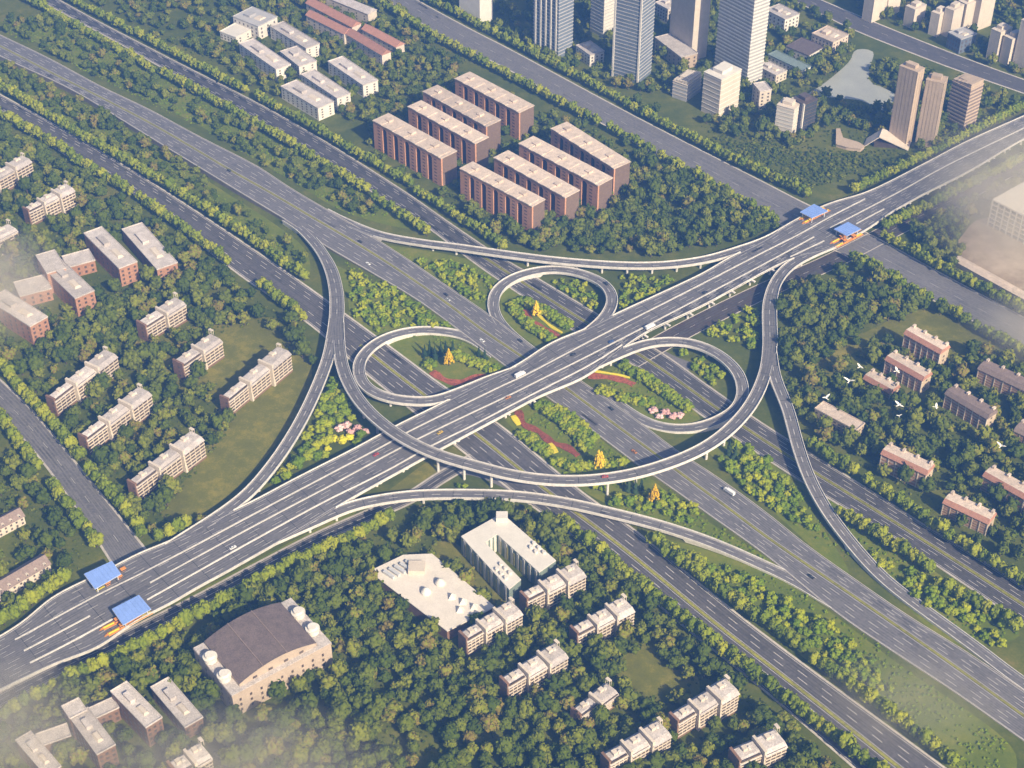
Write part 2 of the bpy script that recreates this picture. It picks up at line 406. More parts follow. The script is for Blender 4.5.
SR1 = edges_road('service_road', [(-40, 74), (0, 95), (75, 137), (162, 190), (256, 252), (308, 288), (348, 317), (400, 355), (436, 382), (470, 405), (505, 430), (558, 474), (587, 497), (637, 533), (685, 573), (768, 639), (943, 768), (1000, 810)],
    [(-40, 88), (0, 110), (67, 155), (132, 192), (237, 272), (275, 298), (308, 322), (330, 340), (363, 370), (403, 402), (430, 424), (470, 456), (520, 496), (559, 524), (589, 547), (634, 582), (680, 622), (768, 692), (870, 780), (910, 812)],
    'service road beside the highway, running past the cream stepped estates', lanes=3, median=0.0, mfrom=360)
SR2 = edges_road('service_road', [(-40, -44), (40, 0), (125, 46), (160, 66), (256, 119), (331, 165), (383, 198), (431, 229), (473, 261), (512, 288), (574, 330), (605, 349), (637, 366), (662, 384), (704, 416), (737, 438), (768, 459), (828, 497), (878, 527), (933, 562), (1024, 623), (1100, 674)],
    [(-10, -44), (62, 2), (162, 55), (256, 103), (323, 141), (401, 190), (440, 217), (481, 245), (506, 261), (534, 277), (599, 316), (662, 354), (704, 384), (768, 428), (868, 490), (918, 522), (993, 568), (1024, 588), (1100, 636)],
    'service road beside the highway, running past the red brick slab blocks', lanes=3, median=0.0, mfrom=470)
SR3 = edges_road('service_road', [(330, -36), (392, 3), (446, 38), (512, 71), (602, 123), (712, 187), (785, 226), (860, 262), (930, 298), (1024, 347), (1100, 387)],
    [(355, -36), (416, 0), (471, 30), (512, 51), (637, 118), (768, 185), (805, 204), (872, 236), (928, 267), (1024, 318), (1100, 357)],
    'cross-city road between the red slab blocks and the glass towers', lanes=2, mark=False, asphalt='deck_asphalt')
SR4 = edges_road('service_road', [(730, -30), (800, 3), (853, 29), (918, 55), (958, 70), (1024, 93), (1100, 119)], [(760, -26), (825, 2), (873, 22), (948, 52), (1024, 80), (1100, 105)],
    'narrow distant road behind the lake and the brown towers', lanes=2, mark=False)
WR = edges_road('side_road', [(-60, 350), (-30, 382), (5, 417), (45, 463), (75, 505), (107, 553), (128, 588)], [(-60, 325), (-30, 353), (0, 381), (32, 412), (86, 477), (140, 544), (162, 572)],
    'plain dark side road ending at the viaduct by the blue toll canopies', lanes=1, mark=False, asphalt='deck_asphalt')
PRP = [(-30, 717, .12), (0, 700, .12), (60, 669, .12), (105, 648, .12), (150, 625, .12), (200, 600, .12), (256, 570, .12), (318, 538, .12), (370, 515, .12), (411, 497, .12), (440, 478, .12), (475, 458, .12)]
S_PR = strip_path(PRP, 4.6); road('side_road', S_PR, 'narrow road along the foot of the viaduct beside a row of round trees', lanes=1)
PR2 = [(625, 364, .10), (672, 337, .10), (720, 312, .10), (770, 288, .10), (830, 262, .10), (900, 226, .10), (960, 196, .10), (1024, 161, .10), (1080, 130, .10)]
S_PR2 = strip_path(PR2, 9.0); road('side_road', S_PR2, 'brown road with painted-on shade running under and beside the far half of the viaduct', lanes=2, asphalt='painted_shade_lane', mark=False, kerb=('pavement', .8))  # the viaduct's shadow is painted into this dark brown road colour
sl_ = strip_path([(440, 470, .08), (470, 466, .08), (505, 478, .08), (535, 495, .08)], 9.0)
road('slip_road', sl_, 'paved slip area joining the service road under the curved ramps', lanes=1, mark=False, kerb=None, asphalt='deck_asphalt')
sl2 = strip_path([(655, 352, .07), (668, 360, .07), (690, 368, .07)], 7.0)
road('slip_road', sl2, 'small paved slip area beneath the east loop beside the service road', lanes=1, mark=False, kerb=None, asphalt='deck_asphalt')

# ------------------------------------------------------------------ viaduct and ramps
MU = [(-60, 668), (0, 637), (25, 622), (37, 611), (51, 598), (82, 583), (119, 565), (140, 553), (160, 546), (185, 534), (215, 519), (256, 500), (291, 481), (356, 448), (398, 425), (437, 406), (478, 384), (516, 366), (551, 343), (586, 329), (616, 314), (700, 275), (727, 259), (768, 238), (783, 227), (828, 204), (868, 192), (928, 162), (968, 141), (1024, 116), (1090, 86)]
ML = [(-60, 722), (0, 690), (25, 678), (57, 662), (100, 647), (125, 627), (150, 613), (175, 601), (195, 588), (217, 577), (256, 555), (300, 530), (347, 501), (401, 471), (456, 441), (512, 411), (540, 396), (587, 376), (624, 347), (652, 329), (702, 306), (768, 270), (797, 257), (830, 250), (845, 241), (863, 232), (878, 222), (890, 213), (908, 203), (924, 194), (968, 172), (1003, 151), (1024, 139), (1090, 105)]
MC = [(-60, 695), (0, 664), (24, 651), (60, 632), (100, 610), (162, 576), (256, 525), (330, 486), (418, 439), (512, 394), (534, 383), (600, 350), (700, 298), (768, 262), (814, 237), (830, 228), (899, 192), (948, 165), (1024, 128), (1090, 95)]
zm = lambda x: float(np.interp(x, [-60, 20, 180], [4.2, 4.6, 8.0]))
S_M = strip_edges(MU, ML, zm, MC)
if S_M.l.mean() < S_M.r.mean(): S_M.l, S_M.r = S_M.r, S_M.l

RW = [(286, 219, 3.5, 4.2), (300, 228, 3.6, 4.4), (312, 240, 4.2), (322, 253, 5), (331, 270, 6, 5.2), (336, 290, 7, 5.6), (337, 312, 7.6, 5.8), (334, 335, 8, 5.6), (328, 358, 8), (318, 385, 8), (303, 417, 8), (284, 449, 8), (263, 477, 8), (245, 496, 8), (222, 513.5, 8), (195, 531, 8), (165, 550, 7.7), (140, 566, 7.2)]
RC = [(338, 322, 7.8), (339, 345, 8.3), (342, 365, 9.2), (349, 384, 10.2), (361, 403, 12), (380, 422, 14), (407, 440.5, 15.6), (440, 455.5, 16), (480, 467, 16), (512, 475, 16), (550, 480, 16), (590, 480, 16), (630, 474.5, 15.8), (667, 464, 15), (700, 450, 13.5), (724, 434, 12), (744, 414, 10.5), (757, 394, 9.2), (766, 370, 8.4), (770, 345, 8, 5.6), (769.5, 320, 8, 5.8), (770, 303, 8, 5.6), (775, 284, 8), (788, 267, 8), (808, 255, 8), (836, 243, 8)]
RE = [(770, 342, 8), (772, 360, 8), (776, 380, 8), (788, 410, 8), (799, 450, 7.5), (811, 482, 6.5), (829, 514, 5), (856, 549, 3.4), (882, 577, 2.2), (913, 602, 1.4), (948, 627.5, .9), (980, 651, .6), (1010, 674, .4), (1060, 709, .33)]
RN = [(325, 211, 2.8, 3.6), (345, 221.5, 2.6), (380, 235, 3.6), (424, 243, 6), (456, 247, 7.6), (512, 255, 9), (562, 261, 9), (617, 265, 8.6), (662, 265, 8), (705, 259.5, 8), (740, 249.5, 8), (768, 239.5, 8), (792, 226, 8)]
RS = [(215, 567, 8), (250, 550, 8), (285, 534.5, 8), (318, 520, 8), (348, 507, 8), (380, 499.5, 8), (416, 495, 8), (456, 494, 8), (512, 495.5, 8), (562, 502, 7.6), (612, 513, 6.4), (662, 526, 4.8), (712, 543, 2.8), (760, 564, 1), (795, 581, .4), (835, 605, .33)]
LN = [(560, 349, 8), (585, 334, 8), (603, 319, 8), (612, 304, 7.6), (610, 291, 7), (598, 280, 6.2), (572, 271, 5), (545, 269.5, 4), (516, 276.5, 3), (498, 289, 2.2), (493, 303, 1.4), (496, 317, .8), (506, 330, .45), (522, 344, .33), (545, 361, .33)]
LW = [(495, 355, .33), (470, 338, .36), (445, 331.5, .9), (414, 330.5, 2.2), (384, 338.5, 3.8), (364, 354, 5.4), (358.5, 370, 6.4), (366, 387, 7.3), (388, 397.5, 8), (415, 401, 8), (436, 400, 8), (462, 391, 8), (490, 379.5, 8), (515, 371, 8), (538, 361, 8)]
LE = [(580, 371, 8), (605, 360, 8), (630, 349, 8), (655, 342, 8), (687, 342, 8), (715, 352, 7.8), (736, 370, 7), (743, 390, 6), (738, 407, 5), (723, 418, 3.8), (703, 426, 2.4), (678, 429, 1.1), (652, 424.5, .45), (630, 413, .33), (608, 397, .33)]
DECKS = []
def add_deck(key, S, label, cat, name): S.key = key; S.label = label; S.cat = cat; S.name = name; DECKS.append(S)
add_deck('M', S_M, 'broad grey viaduct with white dividers running corner to corner between two toll plazas', 'viaduct', 'viaduct')
for k, (key, P, hw, lab) in enumerate((
    ('RW', RW, 4.5, 'curving ramp past the cream estate lawn, from the highway down to the viaduct'),
    ('RC', RC, 4.7, 'highest long curved ramp sweeping over both the viaduct and the highway'),
    ('RE', RE, 4.5, 'ramp bending away from the red-roofed estate down to the highway'),
    ('RN', RN, 4.2, 'slender ramp curving below the red brick slab blocks to the viaduct'),
    ('RS', RS, 4.4, 'ramp passing the white U-shaped building and dropping to the highway'),
    ('LN', LN, 4.5, 'round loop ramp circling flower beds below the red brick blocks'),
    ('LW', LW, 4.5, 'loop ramp nested inside the long curved ramp around dark conifers'),
    ('LE', LE, 4.5, 'loop ramp circling the pink blossom trees and the slip area'))):
    add_deck(key, strip_path(P, hw, dz=-0.05 - 0.03 * k), lab, 'ramp bridge', 'ramp_bridge')
for S in DECKS: S.poly_in = np.array([(p[0], p[1]) for p in outline(S, -0.9)]); fill_strip(S, 1.5, BLOCK, DECKM)
def inside_other(S, p):
    for T in DECKS + [S_H]:
        if T is S: continue
        d2 = (T.C[:, 0] - p[0]) ** 2 + (T.C[:, 1] - p[1]) ** 2
        i = int(np.argmin(d2))
        if abs(T.C[i, 2] - p[2]) > 2.0: continue
        o = (p[0] - T.C[i, 0]) * T.N[i, 0] + (p[1] - T.C[i, 1]) * T.N[i, 1]
        t = (p[0] - T.C[i, 0]) * T.N[i, 1] - (p[1] - T.C[i, 1]) * T.N[i, 0]
        if T.r[i] + 0.8 < o < T.l[i] - 0.8 and abs(t) < STEP: return True
    return False
S_H.key = 'H'
def runs(flags):
    out = []; a = None
    for i, f in enumerate(flags):
        if f and a is None: a = i
        if not f and a is not None: out.append((a, i - 1)); a = None
    if a is not None: out.append((a, len(flags) - 1))
    return out
for S in DECKS:
    n = len(S.C); mid = S.C[n // 2]
    root = thing(S.name, S.label, S.cat, (mid[0], mid[1], 0)); org = (mid[0], mid[1], 0)
    mb = MB(); band(mb, S, S.l, S.r, 0, 0)
    th = np.where(S.C[:, 2] > 3.6, 1.5, S.C[:, 2] + 0.6)
    for i in range(n - 1):
        l0, l1, r0, r1 = off(S, i, S.l[i]), off(S, i + 1, S.l[i + 1]), off(S, i, S.r[i]), off(S, i + 1, S.r[i + 1])
        dn = lambda p, t: (p[0], p[1], p[2] - t)
        mb.face((dn(r0, th[i]), dn(r1, th[i + 1]), r1, r0), 2); mb.face((dn(l1, th[i + 1]), dn(l0, th[i]), l0, l1), 2)
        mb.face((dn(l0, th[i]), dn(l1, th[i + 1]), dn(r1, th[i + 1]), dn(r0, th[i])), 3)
    for i, s in ((0, 1), (n - 1, -1)):
        l0, r0 = off(S, i, S.l[i]), off(S, i, S.r[i]); mb.face((l0, (l0[0], l0[1], l0[2] - th[i]), (r0[0], r0[1], r0[2] - th[i]), r0), 2)
    if S.key == 'M':
        for a, b, k in ((S.l, None, 5), (None, S.r, 5)):
            for q in range(1, 6):
                o = S.l * q / 6 if a is not None else S.r * q / 6
                dashes(mb, S, o, 0.05, 1, dash=2, gap=3, w_=0.18, ph=q % 2)
        for e, sg in ((S.l, 1), (S.r, -1)): band(mb, S, e - sg * 1.3 + .22, e - sg * 1.3 - .22, 0.05, 1)
    else:
        in_h = [inside_other(S, off(S, i, 0)) for i in range(n)]
        for a, b in runs([not f for f in in_h]):
            if b - a < 2: continue
            for e, sg in ((S.l, 1), (S.r, -1)): band(mb, S, e - sg * 1.0 + .18, e - sg * 1.0 - .18, 0.05, 1, a, b)
            dashes(mb, S, np.zeros(n), 0.05, 1, dash=2, gap=3, w_=0.22, i0=a, i1=b)
    if S.key == 'M':
        for q in range(6):
            for e in (S.l, S.r): wear(mb, S, e * (q + .5) / 6, .03, 4)
    else:
        for s in (-2.1, 2.1): wear(mb, S, np.full(n, s), .03, 4)
    jl = int((26 if S.key == 'M' else 22) / (STEP if S.key == 'M' else STEP * .75))
    for i in range(3, n - 2, jl):
        if S.C[i, 2] > 4 and not (S.key != 'M' and inside_other(S, off(S, i, 0))):
            a, b = off(S, i, S.l[i] - .5, .045), off(S, i, S.r[i] + .5, .045); tx, ty = S.N[i, 1] * .22, -S.N[i, 0] * .22
            mb.face(((b[0] - tx, b[1] - ty, b[2]), (b[0] + tx, b[1] + ty, b[2]), (a[0] + tx, a[1] + ty, a[2]), (a[0] - tx, a[1] - ty, a[2])), 5)
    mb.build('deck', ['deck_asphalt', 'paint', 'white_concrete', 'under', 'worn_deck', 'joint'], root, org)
    # parapets, open where another deck of the same level joins
    for e, sg in ((S.l, 1), (S.r, -1)):
        keep = [not inside_other(S, off(S, i, e[i])) for i in range(n)]
        for a, b in runs(keep):
            if b - a < 1: continue
            pb = MB(); band(pb, S, e + .26, e - .26, 1.0, 0, a, b, h=1.9); pb.build('parapet', 'white_concrete', root, org)
    # piers
    step = 26.0 if S.key == 'M' else 22.0; ds = STEP if S.key == 'M' else STEP * .75
    for i in range(3, n - 2, int(step / ds)):
        if S.C[i, 2] < 4.2: continue
        if S.key != 'M' and inside_other(S, off(S, i, 0)): continue
        wide = S.l[i] - S.r[i]
        offs = [0.0] if wide < 14 else [S.r[i] * .72, S.l[i] * .72]
        for o in offs:
            p = off(S, i, o)
            if hit(ROADM, p[0], p[1]): continue
            if S.key != 'M':
                bad = False
                for T in DECKS:
                    if T is S: continue
                    k = int(np.argmin((T.C[:, 0] - p[0]) ** 2 + (T.C[:, 1] - p[1]) ** 2))
                    oo = (p[0] - T.C[k, 0]) * T.N[k, 0] + (p[1] - T.C[k, 1]) * T.N[k, 1]
                    tt = (p[0] - T.C[k, 0]) * T.N[k, 1] - (p[1] - T.C[k, 1]) * T.N[k, 0]
                    if T.r[k] - 1 < oo < T.l[k] + 1 and abs(tt) < 5 and T.C[k, 2] < S.C[i, 2] - 1: bad = True
                if bad: continue
            z1 = S.C[i, 2] - 1.5; pm = MB(); hw = min(wide * .42, 5.5)
            ang = math.atan2(S.N[i, 1], S.N[i, 0]); ca, sa = math.cos(ang), math.sin(ang)
            pm.cyl(0, 0, 1.0, 0, z1 - 1.4, 0, 10); pm.frus(-1.2, 1.2, -.9, .9, z1 - 1.6, -hw, hw, -.9, .9, z1 - 0.7, 0); pm.box(-hw, hw, -.9, .9, z1 - .7, z1 + .1, 0)
            pm.v = [(p[0] + x * ca - y * sa, p[1] + x * sa + y * ca, z) for x, y, z in pm.v]
            pm.build('pier', 'white_concrete', root, org)
    if S.key == 'M': VROOT, VORG = root, org
def divider(px):
    P = resample([at(x, y, zm(x)) for x, y in px], STEP); P = smooth(P, 6)
    T = Strip(); T.C = P; T.N = normals(P); n = len(P); mb = MB()
    band(mb, T, np.full(n, .55), np.full(n, -.55), 0.5, 0, h=.52); mb.build('divider', 'white_concrete', VROOT, VORG)
divider([(15, 640), (50, 621), (100, 594), (137, 576), (200, 543), (256, 513), (330, 474), (391, 442), (408, 432), (506, 384), (524, 376), (600, 336), (700, 285), (768, 250), (800, 234), (830, 217), (865, 199)])
divider([(24, 651), (60, 632), (90, 616)]); divider([(150, 583), (256, 525), (330, 486), (418, 439), (512, 394), (534, 383), (600, 350), (700, 298), (768, 262), (814, 237)]); divider([(830, 228), (899, 192), (948, 165), (1024, 128), (1085, 98)])
divider([(30, 663), (60, 648), (97, 628), (113, 619)]); divider([(147, 600), (190, 576), (256, 539), (326, 501), (361, 484), (396, 466), (431, 446), (468, 428), (512, 405), (549, 386), (590, 365), (622, 345)]); divider([(790, 257), (824, 241)]); divider([(856, 224), (884, 209)])

# ------------------------------------------------------------------ toll plazas
def toll(c4, isl, lab, dz):
    z = zm(c4[0][0]) + dz; P = [at(x, y, z + 6.2) for x, y in c4]
    c = sum(P, Vector()) / 4; root = thing('toll_canopy', lab, 'toll canopy', (c.x, c.y, z), group='blue toll canopies on the viaduct')
    org = (c.x, c.y, z)
    m = MB(); m.prism([(p.x, p.y) for p in P], z + 5.6, z + 6.4, 0); m.build('roof', 'toll_blue', root, org)
    for p in P:
        q = c.lerp(p, .78); k = MB(); k.cyl(q.x, q.y, .45, z, z + 5.7, 0, 10); k.build('column', 'steel', root, org)
    for k in range(7):
        t0 = (k + .5) / 7; a_, b_ = P[0].lerp(P[1], t0), P[3].lerp(P[2], t0); d_ = (P[1] - P[0]).normalized() * .18; sm_ = MB()
        sm_.prism([((a_ - d_).x, (a_ - d_).y), ((a_ + d_).x, (a_ + d_).y), ((b_ + d_).x, (b_ + d_).y), ((b_ - d_).x, (b_ - d_).y)], z + 6.38, z + 6.6); sm_.build('roof_seam', 'toll_blue', root, org)
    fm = MB(); Q = [c.lerp(p, 1.015) for p in P]; fm.prism([(p.x, p.y) for p in Q], z + 5.75, z + 6.05); fm.build('fascia', 'steel', root, org)
    for k, (a, b, lb) in enumerate(isl):
        A, B = at(a[0], a[1], z), at(b[0], b[1], z); d = (B - A); L = d.length; rz = math.atan2(d.y, d.x)
        t = thing('toll_island', lb, 'toll island', A, rz, 'orange toll islands under the canopies')
        m = MB(); m.box(0, L, -1.7, 1.7, 0.02, .45); m.frus(-2.5, 0, -.3, .3, .02, -1.2, 0, -.9, .9, .45); m.build('kerb_base', 'toll_orange', t)
        for s in (0, 1):
            m = MB(); x0 = L * (.28 + .34 * s); m.box(x0, x0 + 3.2, -.95, .95, .45, 3.0); bo = m.build('booth', 'toll_orange', t)
            m = MB(); m.box(x0 - .05, x0 + 3.25, -1.0, 1.0, 1.5, 2.4); m.build('window', 'glass', bo)
            m = MB(); m.box(x0 - .3, x0 + 3.5, -1.25, 1.25, 3.0, 3.25); m.build('roof', 'toll_orange', bo)
        m = MB(); m.box(.4, L * .25, -.35, .35, .45, 1.2); m.build('crash_barrier', 'yellow_flower', t)
        m = MB(); m.box(L * .78, L * .97, -.35, .35, .45, 1.2); m.build('crash_barrier', 'yellow_flower', t)
toll([(84, 574), (112, 561), (121, 574), (95, 589)], [((96, 592), (131, 573), 'orange toll island under the upper near toll canopy, beside the divider'), ((99, 584), (135, 566), 'orange toll island deep under the near canopy facing the side road')], 'blue toll canopy where the dark side road meets the viaduct', 0)
toll([(112, 609), (139, 595), (151, 609), (123, 625)], [((103, 629), (147, 607), 'inner orange toll island under the canopy by the narrow tree-lined road'), ((108, 635), (152, 612), 'outer orange toll island nearest the narrow tree-lined road')], 'blue toll canopy beside the narrow tree-lined road', 0)
toll([(800, 212), (814, 204), (828, 211), (812, 218)], [((804, 223), (829, 210), 'orange toll island under the far canopy beside the long white divider'), ((801, 219), (824, 208), 'orange toll island at the far viaduct edge over the cross-city road')], 'blue toll canopy on the far viaduct edge above the cross-city road', 0)
toll([(834, 229), (848, 222), (861, 229), (847, 236)], [((832, 243), (860, 229), 'inner orange toll island of the canopy above the dark underpass'), ((836, 247), (862, 234), 'outer orange toll island on the viaduct edge above the underpass')], 'blue toll canopy on the viaduct edge facing the dense woodland block', 0)

# ------------------------------------------------------------------ buildings
def frame(a, b, h):
    A, B_ = at(a[0], a[1], h), at(b[0], b[1], h); d = B_ - A
    return Vector((A.x, A.y, 0)), math.atan2(d.y, d.x), d.length
def depth(a, b, c, h):
    A, rz, L = frame(a, b, h); C_ = at(c[0], c[1], h); v = C_ - at(b[0], b[1], h)
    return abs(-math.sin(rz) * v.x + math.cos(rz) * v.y)
def reg(A, rz, L, D, m=2.5):
    f = lambda x, y: (A.x + x * math.cos(rz) - y * math.sin(rz), A.y + x * math.sin(rz) + y * math.cos(rz))
    fill([f(-m, -m), f(L + m, -m), f(L + m, D + m), f(-m, D + m)], BLOCK)
def bl(name, lab, cat, a, b, h, D, group=None, m=2.5):
    A, rz, L = frame(a, b, h); reg(A, rz, L, D, m); return thing(name, lab, cat, A, rz, group), L
_wm = {}
def window(root, x, z, w_, h_, face, y, m='dim_window', name='window'):
    """one window, mesh shared between equals; face 'f' front (-y), 'e' right end (+x), 'w' left end"""
    k = (round(w_, 1), round(h_, 1), face, m)
    if k not in _wm:
        b = MB()
        if face == 'f': b.box(-w_ / 2, w_ / 2, -.12, .3, 0, h_)
        elif face == 'e': b.box(-.3, .12, -w_ / 2, w_ / 2, 0, h_)
        else: b.box(-.12, .3, -w_ / 2, w_ / 2, 0, h_)
        _wm[k] = b.mesh(name, [m])
    o = bpy.data.objects.new(name, _wm[k]); COL.objects.link(o); o.parent = root; o.location = (x, y, z)

def stepped(a, b, n, lab, h=16.5, D=12.5, g_='stepped cream apartment blocks'):
    root, L = bl('apartment_block', lab, 'apartment block', a, b, 0, D, g_, 3); l = L / n; fl = 5; fh = (h - 2.2) / fl
    for k in range(n):
        x0, x1 = k * l + .7, (k + 1) * l - .7; y0 = (n - 1 - k) * 2.7 - 2.2; hh = h - 1.2 + 1.7 * k
        m = MB(); m.box(x0, x1, y0, D, 2.2, hh - 2.0, 0); m.box(x0 - .1, x1 + .1, y0 - .15, D + .1, 0, 2.2, 1)
        for q in range(fl): m.box(x0 - .05, x1 + .05, y0 - .45, y0 + .2, 2.2 + q * fh, 2.2 + q * fh + .55, 2)
        for q in range(1, 4): xx = x0 + (x1 - x0) * q / 4; m.box(xx - .25, xx + .25, y0 - .35, y0 + .2, 2.2, hh - 2.1, 2)
        m.build('wall', ['cream', 'brown_brick', 'cream_pale'], root)
        for q in range(fl):
            m = MB(); z = 2.2 + q * fh + .8; m.box(x0 + .5, x1 - .5, y0 - .1, y0 + .3, z, z + fh * .52); m.build('window_band', 'dim_window', root)
        m = MB(); m.frus(x0 - .5, x1 + .5, y0 - .7, D + .6, hh - 2.0, x0 + .2, x1 - .2, y0 + 2.2, D - 2.5, hh + 1.0, 0, 1); rf = m.build('roof', ['lilac_roof', 'pale_roof'], root)
        cx = (x0 + x1) / 2
        m = MB(); m.box(cx - 2.2, cx + 1.0, D * .45, D * .72, hh + .8, hh + 3.0); m.build('stair_head', 'cream_pale', rf)
        m = MB(); m.cyl(cx + 2.4, D * .5, 1.0, hh + .8, hh + 2.2, 0, 10); m.build('water_tank', 'white_wall', rf)
        m = MB(); m.box(x0 - .9, x0 + .9, y0 + .8, D - .5, 0, hh + 1.6); m.frus(x0 - .9, x0 + .9, y0 - .3, y0 + .8, 0, x0 - .9, x0 + .9, y0 + .4, y0 + .8, hh + 1.6); m.build('party_wall', 'cream_pale' if k else 'brown_brick', root)
    m = MB(); x = L - 1.6
    for dx, dy in ((0, 0), (1.6, 0), (0, 3.2), (1.6, 3.2)): m.box(x + dx - .15, x + dx + .15, D - 5 + dy - .15, D - 5 + dy + .15, h + 1.2, h + 5.6)
    m.box(x - .3, x + 1.9, D - 5.3, D - 1.5, h + 5.5, h + 5.9); m.build('roof_pergola', 'cream_pale', root)
    for q in range(3): window(root, -.25, 3.5 + q * 4.0, 1.8, 1.6, 'w', D * .4 + q * 0, 'dim_window')
E_ = 'in the lawn estate below the service road'
stepped((149, 343), (187, 319), 2, 'short cream apartment block beside the rust brick complex, lawn in front')
stepped((186, 382), (223, 356), 2, 'short cream apartment block in the middle of the lawn')
stepped((234, 418), (291, 370), 3, 'cream apartment block beside the dark shade of the curving ramp')
stepped((61, 418), (119, 373), 3, 'cream apartment block closest to the end of the rust brick complex')
stepped((93, 457), (153, 411), 3, 'cream apartment block between two others along the dark side road')
stepped((142, 504), (205, 456), 3, 'cream apartment block nearest the corner of side road and viaduct')
stepped((34, 228), (77, 206), 3, 'hazy cream apartment block below the service road tree row')
stepped((-14, 204), (34, 177), 3, 'hazy cream apartment block cut by the picture edge, highest of the three')
stepped((-20, 266), (20, 245), 2, 'cream apartment block cut by the picture edge above the rust brick complex')
stepped((530, 620), (584, 592), 3, 'cream apartment block touching the end of the white U-shaped building')
stepped((470, 660), (521, 630), 3, 'cream apartment block against the corner of the flat white store')
stepped((511, 706), (566, 673), 3, 'cream apartment block in the clearing below the flat white store')
stepped((580, 655), (632, 627), 3, 'cream apartment block half behind trees beside the service road row')
stepped((680, 743), (735, 709), 3, 'cream apartment block beside the lower end of the service road')
stepped((612, 784), (668, 752), 3, 'cream apartment block cut by the bottom edge near the small low one')
stepped((738, 780), (783, 760), 2, 'short cream apartment block cut by the bottom edge beside the road')
stepped((180, 792), (214, 772), 2, 'cream block in mist cut by the bottom edge below the brown complex')
stepped((581, 728), (616, 702), 2, 'small low cream block standing alone among the trees', h=10.5, D=10)

def slab(a, b, c, h, lab, fl=4, wx=7, wy=3, wall='rust_brick', roof='pale_roof', rooftop=True, cat='brick building', name='brick_building', group=None, side=True):
    """a-b front roof edge, c the far right roof corner, all pixels at roof height"""
    D = depth(a, b, c, h); root, L = bl(name, lab, cat, a, b, h, D, group)
    m = MB(); m.box(0, L, 0, D, 0, h); m.box(-.15, L + .15, -.15, D + .15, 0, 1.2); m.build('wall', wall, root)
    m = MB(); m.box(-.35, L + .35, -.35, D + .35, h, h + .5)
    for q in ((-.35, L + .35, -.35, .1), (-.35, L + .35, D - .1, D + .35), (-.35, .1, .1, D - .1), (L - .1, L + .35, .1, D - .1)): m.box(*q, h + .48, h + 1.2)
    rf = m.build('roof', roof, root)
    if rooftop:
        m = MB(); m.box(L * .22, L * .44, D * .3, D * .62, h + .5, h + 3.0); m.build('plant_room', roof, rf)
        m = MB(); m.frus(L * .55, L * .8, D * .35, D * .7, h + .5, L * .58, L * .77, D * .42, D * .63, h + 1.9); m.build('skylight', 'cream_pale', rf)
    fh = (h - 2.0) / fl
    for q in range(fl):
        z = 1.6 + q * fh
        if side:
            for k in range(wx): window(root, L * (k + .5) / wx, z, min(1.9, L / wx * .5), fh * .5, 'f', 0)
        for k in range(wy): window(root, L, z, min(1.9, D / wy * .48), fh * .5, 'e', D * (k + .5) / wy)
    return root, L, D
GR = 'rust brick slabs of the linked complex'
slab((-12, 300), (30, 327), (47, 317), 18, 'misty rust brick slab at the picture edge beside the side road trees', group=GR)
slab((43, 268), (75, 299), (92, 289), 18, 'rust brick slab with two dark roof openings, middle of its complex', group=GR)
slab((84, 234), (119, 269), (136, 261), 18, 'rust brick slab with a pale roof tank and brightest orange end', group=GR)
slab((122, 230), (157, 270), (172, 257), 12, 'low rust brick slab with a long skylight, standing apart', fl=3, group=GR)
slab((36, 256), (47, 274), (62, 262), 20, 'square rust brick stair tower joining two slabs', fl=4, wx=2, wy=2, rooftop=False, name='brick_tower', cat='brick tower')
slab((14, 283), (20, 297), (46, 277), 11, 'low brick link between the misty slab and the stair tower', fl=2, wx=2, wy=4, rooftop=False, name='brick_link', cat='link building', side=False)
slab((62, 257), (68, 268), (90, 252), 11, 'low brick link between the stair tower and the pale tank slab', fl=2, wx=2, wy=4, rooftop=False, name='brick_link', cat='link building', side=False)
slab((16, 741), (46, 776), (62, 768), 14, 'misty brown slab with curved skylight at the bottom corner', wall='brown_brick', group=GR)
slab((70, 718), (97, 755), (116, 746), 18, 'brown slab with two dark roof openings in the bottom corner complex', wall='brown_brick', group=GR)
slab((111, 692), (146, 728), (164, 720), 18, 'brown slab with round roof tank below the narrow tree-lined road', wall='brown_brick', group=GR)
slab((151, 688), (185, 728), (202, 717), 11, 'low brown slab with a sunken skylight nearest the barrel-roofed hall', fl=3, wall='brown_brick', group=GR)
slab((62, 707), (70, 719), (87, 711), 19, 'square brown stair tower in the bottom corner complex', fl=4, wx=2, wy=2, wall='brown_brick', rooftop=False, name='brick_tower', cat='brick tower')
slab((36, 735), (40, 747), (68, 728), 11, 'low brown link between the misty slab and its stair tower', fl=2, wy=4, wall='brown_brick', rooftop=False, name='brick_link', cat='link building', side=False)
slab((87, 710), (93, 720), (117, 705), 11, 'low brown link between stair tower and the round tank slab', fl=2, wy=4, wall='brown_brick', rooftop=False, name='brick_link', cat='link building', side=False)

